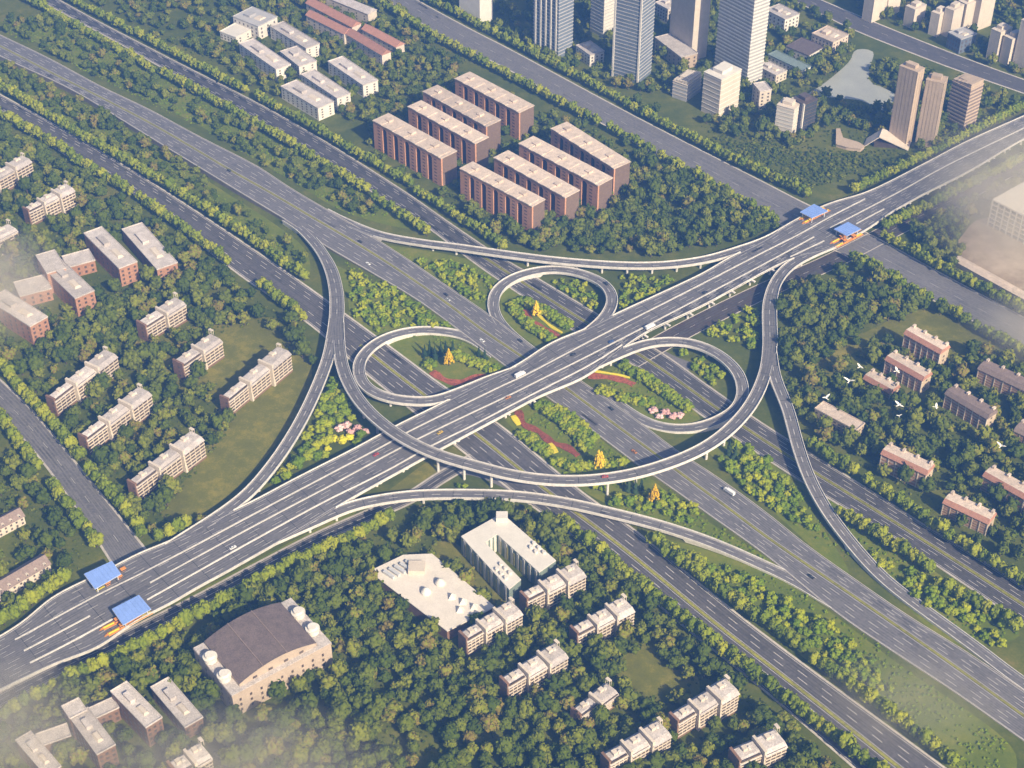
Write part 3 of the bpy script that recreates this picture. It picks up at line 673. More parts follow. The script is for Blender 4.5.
# eight red brick slab blocks with arched bays
def red_block(a, b, c, lab, h):
    D = depth(a, b, c, h); root, L = bl('brick_apartment', lab, 'apartment block', a, b, h, D, 'red brick slab blocks with arched recesses')
    m = MB(); m.box(0, L, 1.6, D, 0, h); m.build('wall', 'shade_toned_end', root)  # shade of the end walls is put into this darker wall colour
    n = 6; bw = L / n
    m = MB(); z = h - 3.2                                 # facade: six bays joined by arches over five recesses
    for k in range(n):
        x0 = k * bw + (.2 * bw if k else 0); x1 = (k + 1) * bw - (.2 * bw if k < n - 1 else 0)
        m.box(x0, x1, 0, 1.75, 0, h)
    for k in range(1, n):
        xc = k * bw; r = .2 * bw
        for q in range(6):
            t0, t1 = math.pi * q / 6, math.pi * (q + 1) / 6
            xa, xb = xc - r * math.cos(t0), xc - r * math.cos(t1); za, zb = z - 1.6 + 2.4 * math.sin(t0), z - 1.6 + 2.4 * math.sin(t1)
            m.face(((xa, .03, za), (xb, .03, zb), (xb, .03, h), (xa, .03, h))); m.face(((xb, .03, zb), (xa, .03, za), (xa, 1.6, za), (xb, 1.6, zb)))
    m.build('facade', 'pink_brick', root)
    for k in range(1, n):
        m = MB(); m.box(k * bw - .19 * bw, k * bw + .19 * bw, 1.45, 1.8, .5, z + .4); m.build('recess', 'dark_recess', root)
    fl = max(5, int(h / 3.3))
    for k in range(n):
        for q in range(fl):
            window(root, (k + .5) * bw, 1.3 + q * (h - 2.6) / fl, bw * .22, 1.4, 'f', 0, 'brown_brick')
    m = MB(); m.box(-.5, L + .5, -.5, D + .5, h, h + .7)
    for k in range(n): m.box(k * bw + .2 * bw, k * bw + .8 * bw, -.7, D * .75, h + .65, h + 1.25)
    rf = m.build('roof', 'pink_roof', root)
    for k in range(0, n, 2):
        m = MB(); m.box((k + .6) * bw, (k + .9) * bw, D * .4, D * .7, h + .6, h + 2.6); m.build('roof_vent', 'pink_roof', rf)
hR = hgt(438, 158, 186)
for (a, b, c, lab) in (((373, 121), (441, 159), (456, 151), 'red brick slab of the upper four, nearest the service road'), ((408, 107), (475, 144), (489, 138), 'red brick slab second from the service road in the upper four'),
    ((423, 92), (486, 127), (502, 121), 'red brick slab third from the service road in the upper four'), ((455, 79), (519, 113), (534, 106), 'red brick slab farthest back, nearest the tower road in the upper four'),
    ((460, 169), (532, 207), (545, 200), 'red brick slab of the lower four, nearest the slender ramp'), ((494, 158), (565, 198), (580, 191), 'red brick slab second from the slender ramp in the lower four'),
    ((519, 144), (598, 186), (614, 179), 'red brick slab third from the slender ramp, longest of the lower four'), ((551, 129), (614, 169), (630, 162), 'red brick slab of the lower four, nearest the woodland and tower road')):
    red_block(a, b, c, lab, hR)

# barrel-roofed hall
def hall():
    h = 20; a, b, c = (232, 696), (331, 643), (282, 603)
    D = depth(a, b, c, h); root, L = bl('hall', 'large brown hall with a dark barrel roof and four round turrets', 'hall', a, b, h, D)
    m = MB(); m.box(0, L, 0, D, 0, h); m.box(-.3, L + .3, -.3, D + .3, h - 1.4, h - .5); m.build('wall', 'hall_wall', root)
    m = MB(); m.box(-.2, L + .2, -.2, D + .2, h, h + .5); m.build('podium_roof', 'pale_roof', root)
    x0, x1, y0, y1 = L * .10, L * .88, D * .06, D * .97; n = 16; m = MB()
    prof = [(x0 + (x1 - x0) * k / n, h + .5 + 2.6 + 5.6 * math.sin(math.pi * k / n) ** .9) for k in range(n + 1)]
    for k in range(n):
        (xa, za), (xb, zb) = prof[k], prof[k + 1]
        m.face(((xa, y0, za), (xb, y0, zb), (xb, y1, zb), (xa, y1, za)), 0)
        m.face(((xa, y0 + .4, h + .4), (xb, y0 + .4, h + .4), (xb, y0 + .4, zb - .1), (xa, y0 + .4, za - .1)), 1)
        m.face(((xb, y1 - .4, h + .4), (xa, y1 - .4, h + .4), (xa, y1 - .4, za - .1), (xb, y1 - .4, zb - .1)), 1)
        m.face(((xb, y0, zb - .7), (xa, y0, za - .7), (xa, y0, za), (xb, y0, zb)), 1)
    for x, s in ((x0, 1), (x1, -1)):
        q = ((x, y0, h + .4), (x, y0, h + 3.1), (x, y1, h + 3.1), (x, y1, h + .4)); m.face(q if s > 0 else q[::-1], 1)
    rf = m.build('barrel_roof', ['slate_roof', 'hall_wall'], root)
    for xx in (.36, .64):
        m = MB(); k = int(n * xx); xa, za = prof[k]
        m.box(xa - .35, xa + .35, y0 - .1, y1 + .1, za - .3, za + .45); m.build('roof_rib', 'brown_roof', rf)
    for k in range(4):
        m = MB(); xx = x0 + (x1 - x0) * (.2 + .2 * k); m.box(xx - 1.5, xx + 1.5, y0 + .2, y0 + .6, h + 1.0, h + 2.8); m.build('window', 'dim_window', rf)
    for x, y in ((.045, .30), (.05, .68), (.94, .30), (.94, .66)):
        m = MB(); X, Y = L * x, D * y; m.cyl(X, Y, 4.0, h + .4, h + 4.0, 0, 20); m.cyl(X, Y, 4.6, h + 3.6, h + 4.3, 0, 20); m.cyl(X, Y, 3.4, h + 4.3, h + 6.0, 0, 20, 3.0); m.build('turret', 'white_wall', root)
    for q in range(3):
        for k in range(9):
            window(root, L * (k + .7) / 9.6, 3.0 + q * 4.6, 1.5, 2.2, 'f', 0)
    for q in range(3):
        for k in range(5): window(root, 0, 3.0 + q * 4.6, 1.5, 2.2, 'w', D * (k + .5) / 5)
hall()

# flat white store
def store():
    h = 9; P = [at(x, y, h) for x, y in ((370, 572), (404, 556), (432, 555), (494, 607), (447, 631))]
    c = sum(P, Vector()) / 5; root = thing('store', 'low flat-roofed store with a wide pale roof full of vents', 'store', (c.x, c.y, 0)); org = (c.x, c.y, 0)
    pp = [(p.x, p.y) for p in P]; fill(grow(pp, 3), BLOCK)
    m = MB(); m.prism(pp, 0, h); m.build('wall', 'brown_brick', root, org)
    m = MB(); m.prism([tuple(q) for q in grow(pp, .8)], h, h + .6); rf = m.build('roof', 'store_roof', root, org)
    for x, y in ((440, 584), (426, 593)):
        p = at(x, y, h); m = MB(); m.cyl(p.x, p.y, 3.6, h + .5, h + 2.0, 0, 18, 3.4); m.cyl(p.x, p.y, 3.4, h + 2.0, h + 4.2, 0, 18, 1.6); m.cyl(p.x, p.y, 1.6, h + 4.2, h + 4.8, 0, 18, .3); m.build('dome', 'white_wall', rf, org)
    for x, y in ((452, 598), (463, 603), (460, 611), (474, 608)):
        p = at(x, y, h); m = MB(); m.frus(p.x - 2.6, p.x + 2.6, p.y - 2.6, p.y + 2.6, h + .5, p.x - .2, p.x + .2, p.y - .2, p.y + .2, h + 4.2); m.build('pyramid_skylight', 'white_wall', rf, org)
    for k in range(5):
        p, q = at(384 + 5.5 * k, 573 - 2.6 * k, h), at(394 + 5.5 * k, 579.5 - 2.6 * k, h); d = (q - p); L = d.length; a = math.atan2(d.y, d.x)
        m = MB(); m.box(0, L, -1.1, 1.1, h + .5, h + 2.6); m.v = [(p.x + x * math.cos(a) - y * math.sin(a), p.y + x * math.sin(a) + y * math.cos(a), z) for x, y, z in m.v]; m.build('air_handler', 'steel', rf, org)
    p = at(416, 571, h); m = MB(); m.box(p.x - 5, p.x + 6, p.y - 4, p.y + 6, h + .5, h + 4.0); m.build('plant_room', 'cream_pale', rf, org)
store()

def u_building():
    h = 15; P = [at(x, y, h) for x, y in ((461, 537), (502, 514), (556, 561), (539, 573), (497, 535), (485, 543), (521, 580), (509, 590))]
    c = sum(P, Vector()) / len(P); root = thing('school', 'white U-shaped building with yellow wall panels round a green court', 'school', (c.x, c.y, 0)); org = (c.x, c.y, 0)
    pp = [(p.x, p.y) for p in P]; fill([(p[0] + .0, p[1]) for p in grow([pp[0], pp[1], pp[2], pp[7]], 4)], BLOCK)
    m = MB(); m.prism(pp, 0, h); m.build('wall', 'green_glass', root, org)
    m = MB(); m.prism([tuple(q) for q in pp], h, h + .8); rf = m.build('roof', 'white_wall', root, org)
    def along(i, j, n, w_, z0, z1, mt, nm, out):
        A, B_ = P[i], P[j]; d = (B_ - A); L = d.length; d.normalize(); nn = Vector((d.y, -d.x, 0)) * out; a = math.atan2(d.y, d.x)
        for k in range(n):
            q = A + d * (L * (k + .5) / n); m = MB(); m.box(-w_ / 2, w_ / 2, -.3, .3, z0, z1)
            m.v = [(q.x + x * math.cos(a) - y * math.sin(a), q.y + x * math.sin(a) + y * math.cos(a), z) for x, y, z in m.v]; m.build(nm, mt, root, org)
    along(0, 7, 7, 2.2, 0, h - .2, 'white_wall', 'wall_rib', 1); along(0, 7, 6, 1.6, 1, h - 3, 'yellow_panel', 'yellow_panel', 1)
    along(4, 3, 7, 2.2, 0, h - .2, 'white_wall', 'wall_rib', 1); along(4, 3, 6, 1.6, 1, h - 3, 'yellow_panel', 'yellow_panel', 1)
    along(5, 4, 3, 2.0, 0, h - .2, 'white_wall', 'wall_rib', 1)
    for x, y in ((534, 545), (539, 549.5), (544, 554), (531, 549), (536, 553.5), (501, 566), (505.5, 570), (510, 574.5), (497, 571), (501.5, 575), (506, 579.5)):
        p = at(x, y, h); m = MB(); m.cyl(p.x, p.y, 1.5, h + .7, h + 2.6, 0, 12, 1.3); m.build('roof_vent', 'white_wall', rf, org)
    p = at(502, 520, h); m = MB(); m.box(p.x - 4, p.x + 4, p.y - 3.5, p.y + 3.5, h + .7, h + 5); m.build('stair_head', 'white_wall', rf, org)
u_building()

# right-hand estate: slabs with red attic roofs
def attic(a, b, h, lab, D=11.5, red=True, fl=5, nc=6):
    root, L = bl('apartment_house', lab, 'apartment house', a, b, h, D, 'pale slabs with attic roofs'); m = MB()
    m.box(0, L, 0, D, 0, h - 2.6); m.build('wall', 'cream', root); fh = (h - 3.4) / fl
    for q in range(fl):
        m = MB(); m.box(.6, L - .6, -.1, .3, 1.2 + q * fh, 1.2 + q * fh + fh * .5); m.build('window_band', 'rust_brick', root)
    for k in range(nc + 1):
        m = MB(); x = .25 + (L - .5) * k / nc; m.box(x - .3, x + .3, -.4, .25, 0, h - 2.7); m.build('pilaster', 'cream_pale', root)
    m = MB(); m.frus(-.6, L + .6, -.9, D + .9, h - 2.7, -.2, L + .2, 1.6, D - 1.0, h + .5, 0, 1); rf = m.build('roof', ['red_roof', 'pink_roof'] if red else ['slate_roof' if red is None else 'brown_roof', 'brown_roof'], root)
    for k in range(4):
        m = MB(); x = L * (.05 + .3 * k); m.box(x - .9, x + .9, D - 3.8, D - .6, h - .2, h + 2.2); m.build('chimney', 'pink_roof', rf)
    for q in range(3): window(root, L, 2 + q * 4, 1.6, 1.6, 'e', D * .5)
attic((905, 331), (941, 351), 19, 'tall red-attic house highest in its estate, beside a dark cypress')
attic((886, 357), (923, 378), 16, 'red-attic house in the middle of the white birds')
attic((864, 376), (891, 391), 8, 'lowest red-attic house, nearly hidden by trees under the birds', fl=2, nc=4)
attic((882, 451), (927, 472), 18, 'red-attic house facing the service road, full front in view')
attic((944, 500), (989, 521), 14, 'red-attic house nearest the service road tree row')
attic((984, 473), (1034, 501), 16, 'red-attic house cut by the picture edge behind the tree row')
attic((946, 391), (988, 416), 16, 'brown-roofed pale house with no red, standing in open trees', red=False)
attic((979, 366), (1030, 390), 15, 'misty brown-roofed pale house cut by the picture edge', red=False)
attic((1015, 428), (1050, 444), 14, 'brown-roofed corner of a house at the picture edge', red=False)
slab((815, 409), (856, 431), (868, 426), 10, 'pale flat-roofed long house beside the ramp with overhanging roof', fl=3, wx=9, wy=3, wall='cream', roof='pink_roof', rooftop=False, name='long_house', cat='house')

# white flats at the top, hazy
for a, b, c, lab in (((328, 62), (363, 86), (377, 80), 'white flat-roofed block nearest the red brick slabs, in haze'), ((301, 75), (337, 99), (349, 93), 'white block between the lead-coloured one and the tallest white one'),
    ((281, 87), (318, 109), (335, 103), 'white block with a lead-grey roof nearest the service road'), ((239, 44), (276, 70), (288, 63), 'long white block with dark roof bays at the outer end'),
    ((280, 52), (299, 67), (312, 58), 'small white block tucked behind the long one'), ((270, 27), (306, 49), (318, 43), 'white block behind the others, below the red-tiled terraces')):
    slab(a, b, c, 13, lab, fl=4, wx=8, wy=2, wall='white_wall', roof='pale_roof', name='white_block', cat='apartment block', group='hazy white apartment blocks')
slab((233, 17), (258, 27), (274, 16), 15, 'blue-grey angular office in the haze with a bright side wall', fl=3, wx=6, wy=3, wall='white_wall', roof='grey_wall', name='office', cat='office')
slab((220, 32), (236, 38), (247, 28), 8, 'low wing in front of the angular hazy office', fl=2, wx=5, wy=2, wall='white_wall', roof='white_wall', rooftop=False, name='office_wing', cat='office wing')
def gable(a, b, D, h, lab, roof='red_roof', wall='cream_pale', nm='terrace_house', cat='terrace', n=7, dorm=0, grp=None):
    root, L = bl(nm, lab, cat, a, b, h, D, grp); m = MB(); m.box(0, L, 0, D, 0, h)
    m.build('wall', wall, root); m = MB(); o = .8; rise = D * .36
    A = [(-o, -o, h - .1), (L + o, -o, h - .1), (L + o, D / 2, h + rise), (-o, D / 2, h + rise), (L + o, D + o, h - .1), (-o, D + o, h - .1)]
    m.face((A[0], A[1], A[2], A[3])); m.face((A[3], A[2], A[4], A[5])); m.face((A[1], A[4], A[2])); m.face((A[5], A[0], A[3])); m.face((A[5], A[4], A[1], A[0])); rf = m.build('roof', roof, root)
    fl = max(1, int(h / 3.3))
    for q in range(fl):
        for k in range(n): window(root, L * (k + .5) / n, 1.2 + q * 3.3, 1.5, 1.6, 'f', 0)
    for k in range(dorm):
        m = MB(); x = L * (k + .5) / dorm; m.box(x - .9, x + .9, .6, 3, h + .2, h + 1.9); d = m.build('dormer', wall, rf)
        m = MB(); m.box(x - .6, x + .6, .52, 1, h + .6, h + 1.6); m.build('pane', 'glass', d)
gT = 'red-tiled terraces in the haze'
gable((306, 3), (352, 27), 12, 12, 'back red-tiled terrace running along the top edge', grp=gT); gable((306, 15), (344, 34), 11, 12, 'front red-tiled terrace beside the dark trees', grp=gT)
gable((345, 33), (382, 55), 11, 12, 'lowest red-tiled terrace nearest the brick slabs', grp=gT); gable((362, 29), (396, 47), 11, 12, 'short red-tiled terrace at the end nearest the tower road', grp=gT)
gable((314, -8), (368, 14), 13, 13, 'grey-roofed long block half out of the top edge', roof='lilac_roof')
gN = 'brown-roofed barracks by the side road'
gable((-30, 611), (50, 564), 12, 7.5, 'long brown-roofed barrack with dormers along its lower eave, nearer the viaduct', roof='brown_roof', nm='barrack', cat='barrack', n=12, dorm=9, grp=gN)
gable((-25, 542), (24, 516), 11, 7.5, 'shorter brown-roofed barrack farther from the viaduct', roof='brown_roof', nm='barrack', cat='barrack', n=9, dorm=6, grp=gN)

# towers
def tower(a, b, c, h, lab, body='blue_glass', bandm='grey_wall', fh=3.8, fins=0, finm='white_wall', crown=0, cat='tower', bd=.9, group=None, name='tower', vert=False):
    D = depth(a, b, c, 0); root, L = bl(name, lab, cat, a, b, 0, D, group)
    m = MB(); m.box(0, L, 0, D, 0, h); m.build('curtain_wall', body, root)
    m = MB(); z = fh
    if vert:
        n = max(3, int(L / 3.2)); k2 = max(2, int(D / 3.2))
        for k in range(n + 1): x = L * k / n; m.box(x - bd / 2, x + bd / 2, -.35, D + .35, 0, h - .1)
        for k in range(k2 + 1): y = D * k / k2; m.box(-.35, L + .35, y - bd / 2, y + bd / 2, 0, h - .1)
    while z < h - 1: m.box(-.28, L + .28, -.28, D + .28, z, z + bd); z += fh
    m.build('facade_grid', bandm, root)
    for k in range(fins):
        m = MB(); x = L * (k + .5) / fins if fins > 2 else (0.6, L - .6)[k]; m.box(x - .9, x + .9, -.9, .4, 0, h + .8); m.build('fin', finm, root)
    m = MB(); m.box(-.4, L + .4, -.4, D + .4, h, h + .6); m.box(L * .2, L * .75, D * .25, D * .75, h + .55, h + 4)
    m.build('roof', bandm, root)
    if crown:
        m = MB()
        for q in range(5): m.box(L * q / 5 + .3, L * (q + 1) / 5 - .3, .3, D - .3, h + .55, h + crown * (.5 + .12 * q))
        m.build('crown_screen', bandm, root)
tower((533, 47), (558, 59), (574, 53), 125, 'tall glass tower with white vertical stripes, half out of the top edge', fins=5)
tower((612, 76), (638, 84), (653, 74), 135, 'glass tower framed by two thick white fins, half out of the top', fins=2, bandm='grey_wall')
tower((669, 45), (691, 61), (699, 52), 105, 'pale tower with close vertical ribs standing on a low podium', body='blue_glass', bandm='cream_pale', vert=True, bd=.8)
tower((714, 70), (746, 88), (758, 80), 150, 'tallest pale office tower with fine horizontal bands', body='grey_wall', bandm='white_wall', bd=1.4)
tower((701, 111), (718, 119), (735, 107), hgt(717, 80, 119), 'squat cream office cube in front of the tallest tower', body='cream_pale', bandm='white_wall', bd=.5, fh=5)
tower((672, 97), (686, 102), (699, 91), hgt(672, 81, 97), 'short pale block with a jagged roof edge near the tower podium', body='grey_wall', bandm='cream_pale', crown=4)
tower((590, 31), (603, 38), (614, 30), 62, 'hazy white slab tower between the two glass towers', body='white_wall', bandm='grey_wall', bd=.5)
tower((460, 17), (480, 26), (492, 20), 75, 'hazy grey twin-ribbed tower at the top beside the road', body='grey_wall', bandm='white_wall', vert=True)
tower((774, 132), (791, 137), (799, 130), hgt(790, 110, 137), 'front half of the white and black twin building', body='white_wall', bandm='cream_pale', bd=.6)
tower((789, 127), (801, 134), (811, 127), hgt(800, 105, 134), 'rear half of the white and black twin building', body='glass', bandm='dim_window', bd=.5, fins=2)
tower((888, 139), (905, 146), (911, 141), hgt(888, 66, 139), 'tallest brown tower with fine grid beside the tent pavilion', body='brown_roof', bandm='tan_wall', vert=True, bd=.7)
tower((915, 144), (932, 148), (939, 142), hgt(915, 80, 144), 'middle brown tower of three, nearest the viaduct trees', body='brown_roof', bandm='tan_wall', vert=True, bd=.7)
tower((945, 121), (963, 130), (974, 123), hgt(945, 81, 121), 'broad brown tower with banded front and stepped crown', body='brown_roof', bandm='tan_wall', bd=1.5, crown=5)
gJ = 'tan towers beyond the distant road'
for a, b, c, t, lab in (((862, 19), (871, 23), (882, -1 + 16), -8, 'tan tower closest to the distant road at the top edge'), ((878, 13), (886, 17), (896, 11), -14, 'tan tower just behind the one at the top edge'),
    ((903, 25), (912, 29), (921, 23), 6, 'lone narrow tan tower with notched roof by the distant road'), ((928, 34), (936, 37), (943, 31), 12, 'tan tower at the near end of the close-set row'),
    ((941, 35), (949, 38), (957, 31), 8, 'second tan tower of the close-set row'), ((954, 28), (962, 32), (970, 25), 1, 'third tan tower of the close-set row'), ((968, 27), (976, 31), (985, 23), -6, 'tallest tan tower ending the close-set row'),
    ((986, 58), (995, 62), (1003, 55), 29, 'stout tan tower left of its pair near the picture edge'), ((999, 62), (1007, 66), (1016, 58), 36, 'stout tan tower close beside another near the picture edge'), ((1012, 66), (1024, 71), (1036, 62), 20, 'tall tan tower cut by the picture edge')):
    tower(a, b, c, hgt(a[0], t, a[1]), lab, body='tan_wall', bandm='cream_pale', vert=True, bd=.6, group=gJ)
slab((948, 33), (961, 40), (974, 33), 16, 'low glass podium at the foot of the close-set tan row', fl=3, wx=5, wy=4, wall='blue_glass', roof='grey_wall', name='podium', cat='podium')
slab((655, 38), (681, 58), (694, 51), 14, 'low pale podium beside the ribbed tower', fl=3, wx=6, wy=3, wall='tan_wall', roof='pale_roof', name='podium', cat='podium', rooftop=False)
slab((576, 46), (590, 56), (602, 50), 12, 'small pale block at the foot of the striped tower', fl=3, wx=5, wy=3, wall='white_wall', name='low_block', cat='low building')
slab((812, 34), (833, 43), (851, 36), 12, 'pinkish flat-roofed building beside the distant road trees', fl=3, wx=6, wy=5, wall='pink_roof', roof='pink_roof', name='low_block', cat='low building')
slab((786, 47), (808, 56), (824, 47), 10, 'pale building with dark grey roof near the lake', fl=2, wx=6, wy=4, wall='white_wall', roof='slate_roof', rooftop=False, name='low_block', cat='low building')
slab((768, 55), (802, 71), (809, 66), 8, 'long narrow building with a pale green roof', fl=2, wx=9, wy=2, wall='white_wall', roof='green_glass', rooftop=False, name='low_block', cat='low building')
slab((756, 66), (776, 76), (785, 70), 9, 'low pale block nearest the tallest office tower', fl=2, wx=5, wy=3, wall='cream_pale', name='low_block', cat='low building')
slab((753, 84), (760, 92), (768, 86), 20, 'narrow pale block in the shade of the tallest tower', fl=5, wx=2, wy=2, wall='cream_pale', rooftop=False, name='low_block', cat='low building')
slab((765, 10), (785, 20), (797, 13), 14, 'hazy white block at the top beside the tallest office tower', fl=3, wx=5, wy=4, wall='white_wall', name='low_block', cat='low building')
slab((655, 3), (668, 10), (680, 3), 16, 'hazy pale low block behind the two glass towers', fl=4, wx=5, wy=4, wall='cream_pale', name='low_block', cat='low building')

def lattice():
    a, b, c = (988, 225), (1030, 247), (1060, 228); h = 26
    D = depth(a, b, c, 0); root, L = bl('lattice_office', 'pale office with an open square lattice front, deep in mist', 'office', a, b, 0, D)
    m = MB(); m.box(0, L, 0, D, 0, h); m.build('wall', 'tan_wall', root); m = MB()
    n = 7
    for k in range(n + 1): x = L * k / n; m.box(x - .5, x + .5, -1.0, .3, 0, h + .6)
    for q in range(6): z = h * (q + 1) / 6; m.box(-.4, L + .4, -.96, .3, z - .45, z + .45)
    m.build('lattice_front', 'white_wall', root); m = MB(); m.box(-.5, L + .5, -.5, D + .5, h, h + .8); m.build('roof', 'white_wall', root)
    for q in range(6):
        for k in range(n): window(root, L * (k + .5) / n, h * q / 6 + .7, L / n - 1.4, h / 6 - 1.4, 'f', 0, 'glass')
    root2, L2 = bl('long_shed', 'low pink shed stretched along the misty tree row', 'shed', (953, 260), (1040, 308), 5, 9)
    m = MB(); m.box(0, L2, 0, 9, 0, 5); m.build('wall', 'pink_roof', root2); m = MB(); m.frus(-.5, L2 + .5, -.5, 9.5, 5, 0, L2, 3, 6, 6.6); m.build('roof', 'pink_roof', root2)
lattice()

def pavilion():
    root = thing('pavilion', 'tan folded-roof pavilion like a tent beside the brown towers', 'pavilion', at(880, 147, 0)); o = root.location; org = (o.x, o.y, 0)
    hA = 9.0; L_, Rr, Ap, B1 = at(863, 148, 0), at(908, 151, 0), at(879, 138, hA), at(890, 140, 0)
    m = MB(); bk = Vector((6, 16, 0)); up = Vector((0, 0, .8))
    for p, q in ((L_, Ap), (Ap, Rr)):
        a, b_, c_, d_ = p + up * 1.5, q + up, q + bk + up, p + bk + up * 1.5
        m.face((a, b_, c_, d_)); m.face((d_ - up, c_ - up, b_ - up, a - up)); m.face((a - up, b_ - up, b_, a)); m.face((d_, c_, c_ - up, d_ - up)); m.face((a, d_, d_ - up, a - up)); m.face((b_, b_ - up, c_ - up, c_))
    m.build('folded_roof', 'cream_pale', root, org)
    m = MB(); m.prism([((L_.lerp(Rr, t) + Vector((2, k, 0))).x, (L_.lerp(Rr, t) + Vector((2, k, 0))).y) for t, k in ((.2, 3), (.75, 3), (.75, 13), (.2, 13))], 0, 3.6); m.build('glass_hall', 'dim_window', root, org)
    fill(grow([(L_.x, L_.y), (Rr.x, Rr.y), (Rr.x + 6, Rr.y + 16), (L_.x + 6, L_.y + 16)], 3), BLOCK)
    P = [at(x, y, 0) for x, y in ((836, 147), (836, 132), (840, 132), (843, 141), (857, 145), (864, 149), (860, 152), (846, 150))]
    root2 = thing('terrace_building', 'low winding tan building with a stepped terrace roof near the pavilion', 'terrace building', P[3]); org2 = tuple(P[3]); pp = [(p.x, p.y) for p in P]; fill(grow(pp, 2), BLOCK)
    m = MB(); m.prism(pp, 0, 3.0); m.build('wall', 'tan_wall', root2, org2); m = MB(); m.prism(grow(pp, .7), 3.0, 3.6); m.build('roof', 'tan_wall', root2, org2)
pavilion()

# lake, lawns, yards
sheet('lake', [(806, 95), (826, 82), (848, 63), (856, 50), (873, 52), (870, 68), (870, 81), (884, 88), (898, 97), (893, 112), (876, 108), (862, 101), (836, 98)], .12, 'water', 'pale grey lake with winding banks behind the brown towers', 'lake', True)
sheet('lawn', [(150, 345), (200, 325), (285, 320), (312, 370), (290, 425), (235, 490), (185, 520), (160, 510), (200, 460), (215, 400), (180, 390)], .03, 'lawn_grass', 'open lawn between cream apartment blocks and the curving ramp', 'lawn')
sheet('lawn', [(425, 552), (450, 540), (520, 600), (500, 612)], .03, 'lawn_grass', 'narrow lawn between the flat store and the white school', 'lawn')
sheet('lawn', [(610, 665), (660, 640), (700, 690), (640, 730)], .03, 'lawn_grass', 'clearing of grass between the cream blocks near the road', 'lawn')
sheet('lawn', [(800, 370), (870, 330), (930, 310), (1000, 350), (960, 370), (860, 350), (800, 420)], .03, 'lawn_grass', 'dry open lawn strip below the dense woodland block', 'lawn')
sheet('verge', [(330, 237), (450, 255), (500, 275), (485, 310), (430, 278)], .035, 'bright_grass', 'triangular green verge under the slender ramp', 'verge')
sheet('verge', [(330, 262), (420, 308), (470, 335), (400, 328), (352, 355), (348, 300)], .035, 'bright_grass', 'green verge between the curving ramp and the highway', 'verge')
sheet('verge', [(375, 345), (440, 335), (520, 374), (470, 392), (440, 392), (400, 385)], .035, 'bright_grass', 'planted verge inside the west loop ramp', 'verge')
sheet('verge', [(500, 290), (520, 282), (600, 330), (560, 350), (540, 348), (505, 320)], .035, 'bright_grass', 'planted verge inside the round north loop', 'verge')
sheet('verge', [(600, 372), (640, 360), (700, 418), (660, 422), (630, 405)], .035, 'bright_grass', 'planted verge inside the east loop beside the highway', 'verge')
sheet('verge', [(505, 420), (545, 402), (640, 470), (690, 510), (780, 566), (720, 542), (620, 510), (560, 474)], .035, 'bright_grass', 'planted verge between highway and service road below the viaduct', 'verge')
sheet('verge', [(-20, 48), (0, 60), (70, 96), (140, 138), (200, 176), (290, 235), (310, 262), (300, 272), (250, 238), (170, 184), (75, 128), (0, 88), (-20, 78)], .035, 'bright_grass', 'long green strip between the hazy highway and the cream estate service road', 'verge')
sheet('verge', [(-20, 18), (0, 26), (60, 14), (130, 54), (240, 118), (340, 180), (420, 228), (350, 214), (290, 180), (200, 126), (100, 76), (20, 34)], .035, 'bright_grass', 'long green strip between the hazy highway and the upper service road', 'verge')
sheet('verge', [(640, 535), (700, 548), (790, 585), (900, 665), (1010, 745), (1000, 790), (960, 775), (800, 655)], .035, 'bright_grass', 'long green verge between the lower highway and service road', 'verge')
sheet('verge', [(700, 445), (740, 440), (780, 470), (830, 520), (920, 620), (960, 645), (1020, 632), (940, 575), (800, 480), (850, 575), (780, 518)], .035, 'bright_grass', 'green verge between the highway and the bending ramp', 'verge')
sheet('verge', [(0, 706), (100, 655), (200, 602), (330, 530), (350, 512), (200, 590), (100, 650), (0, 694)], .05, 'bright_grass', 'thin grass strip along the foot of the viaduct', 'verge')
sheet('verge', [(380, 497), (430, 460), (470, 440), (480, 450), (440, 475), (420, 492)], .035, 'lawn_grass', 'grass island beneath the crossing of the long ramp', 'verge')
sheet('yard', [(958, 240), (985, 218), (1060, 228), (1060, 298), (1005, 282), (965, 262)], .04, 'dirt', 'bare sandy yard round the lattice office', 'yard')
HAZE, MIST = 0.00016, True

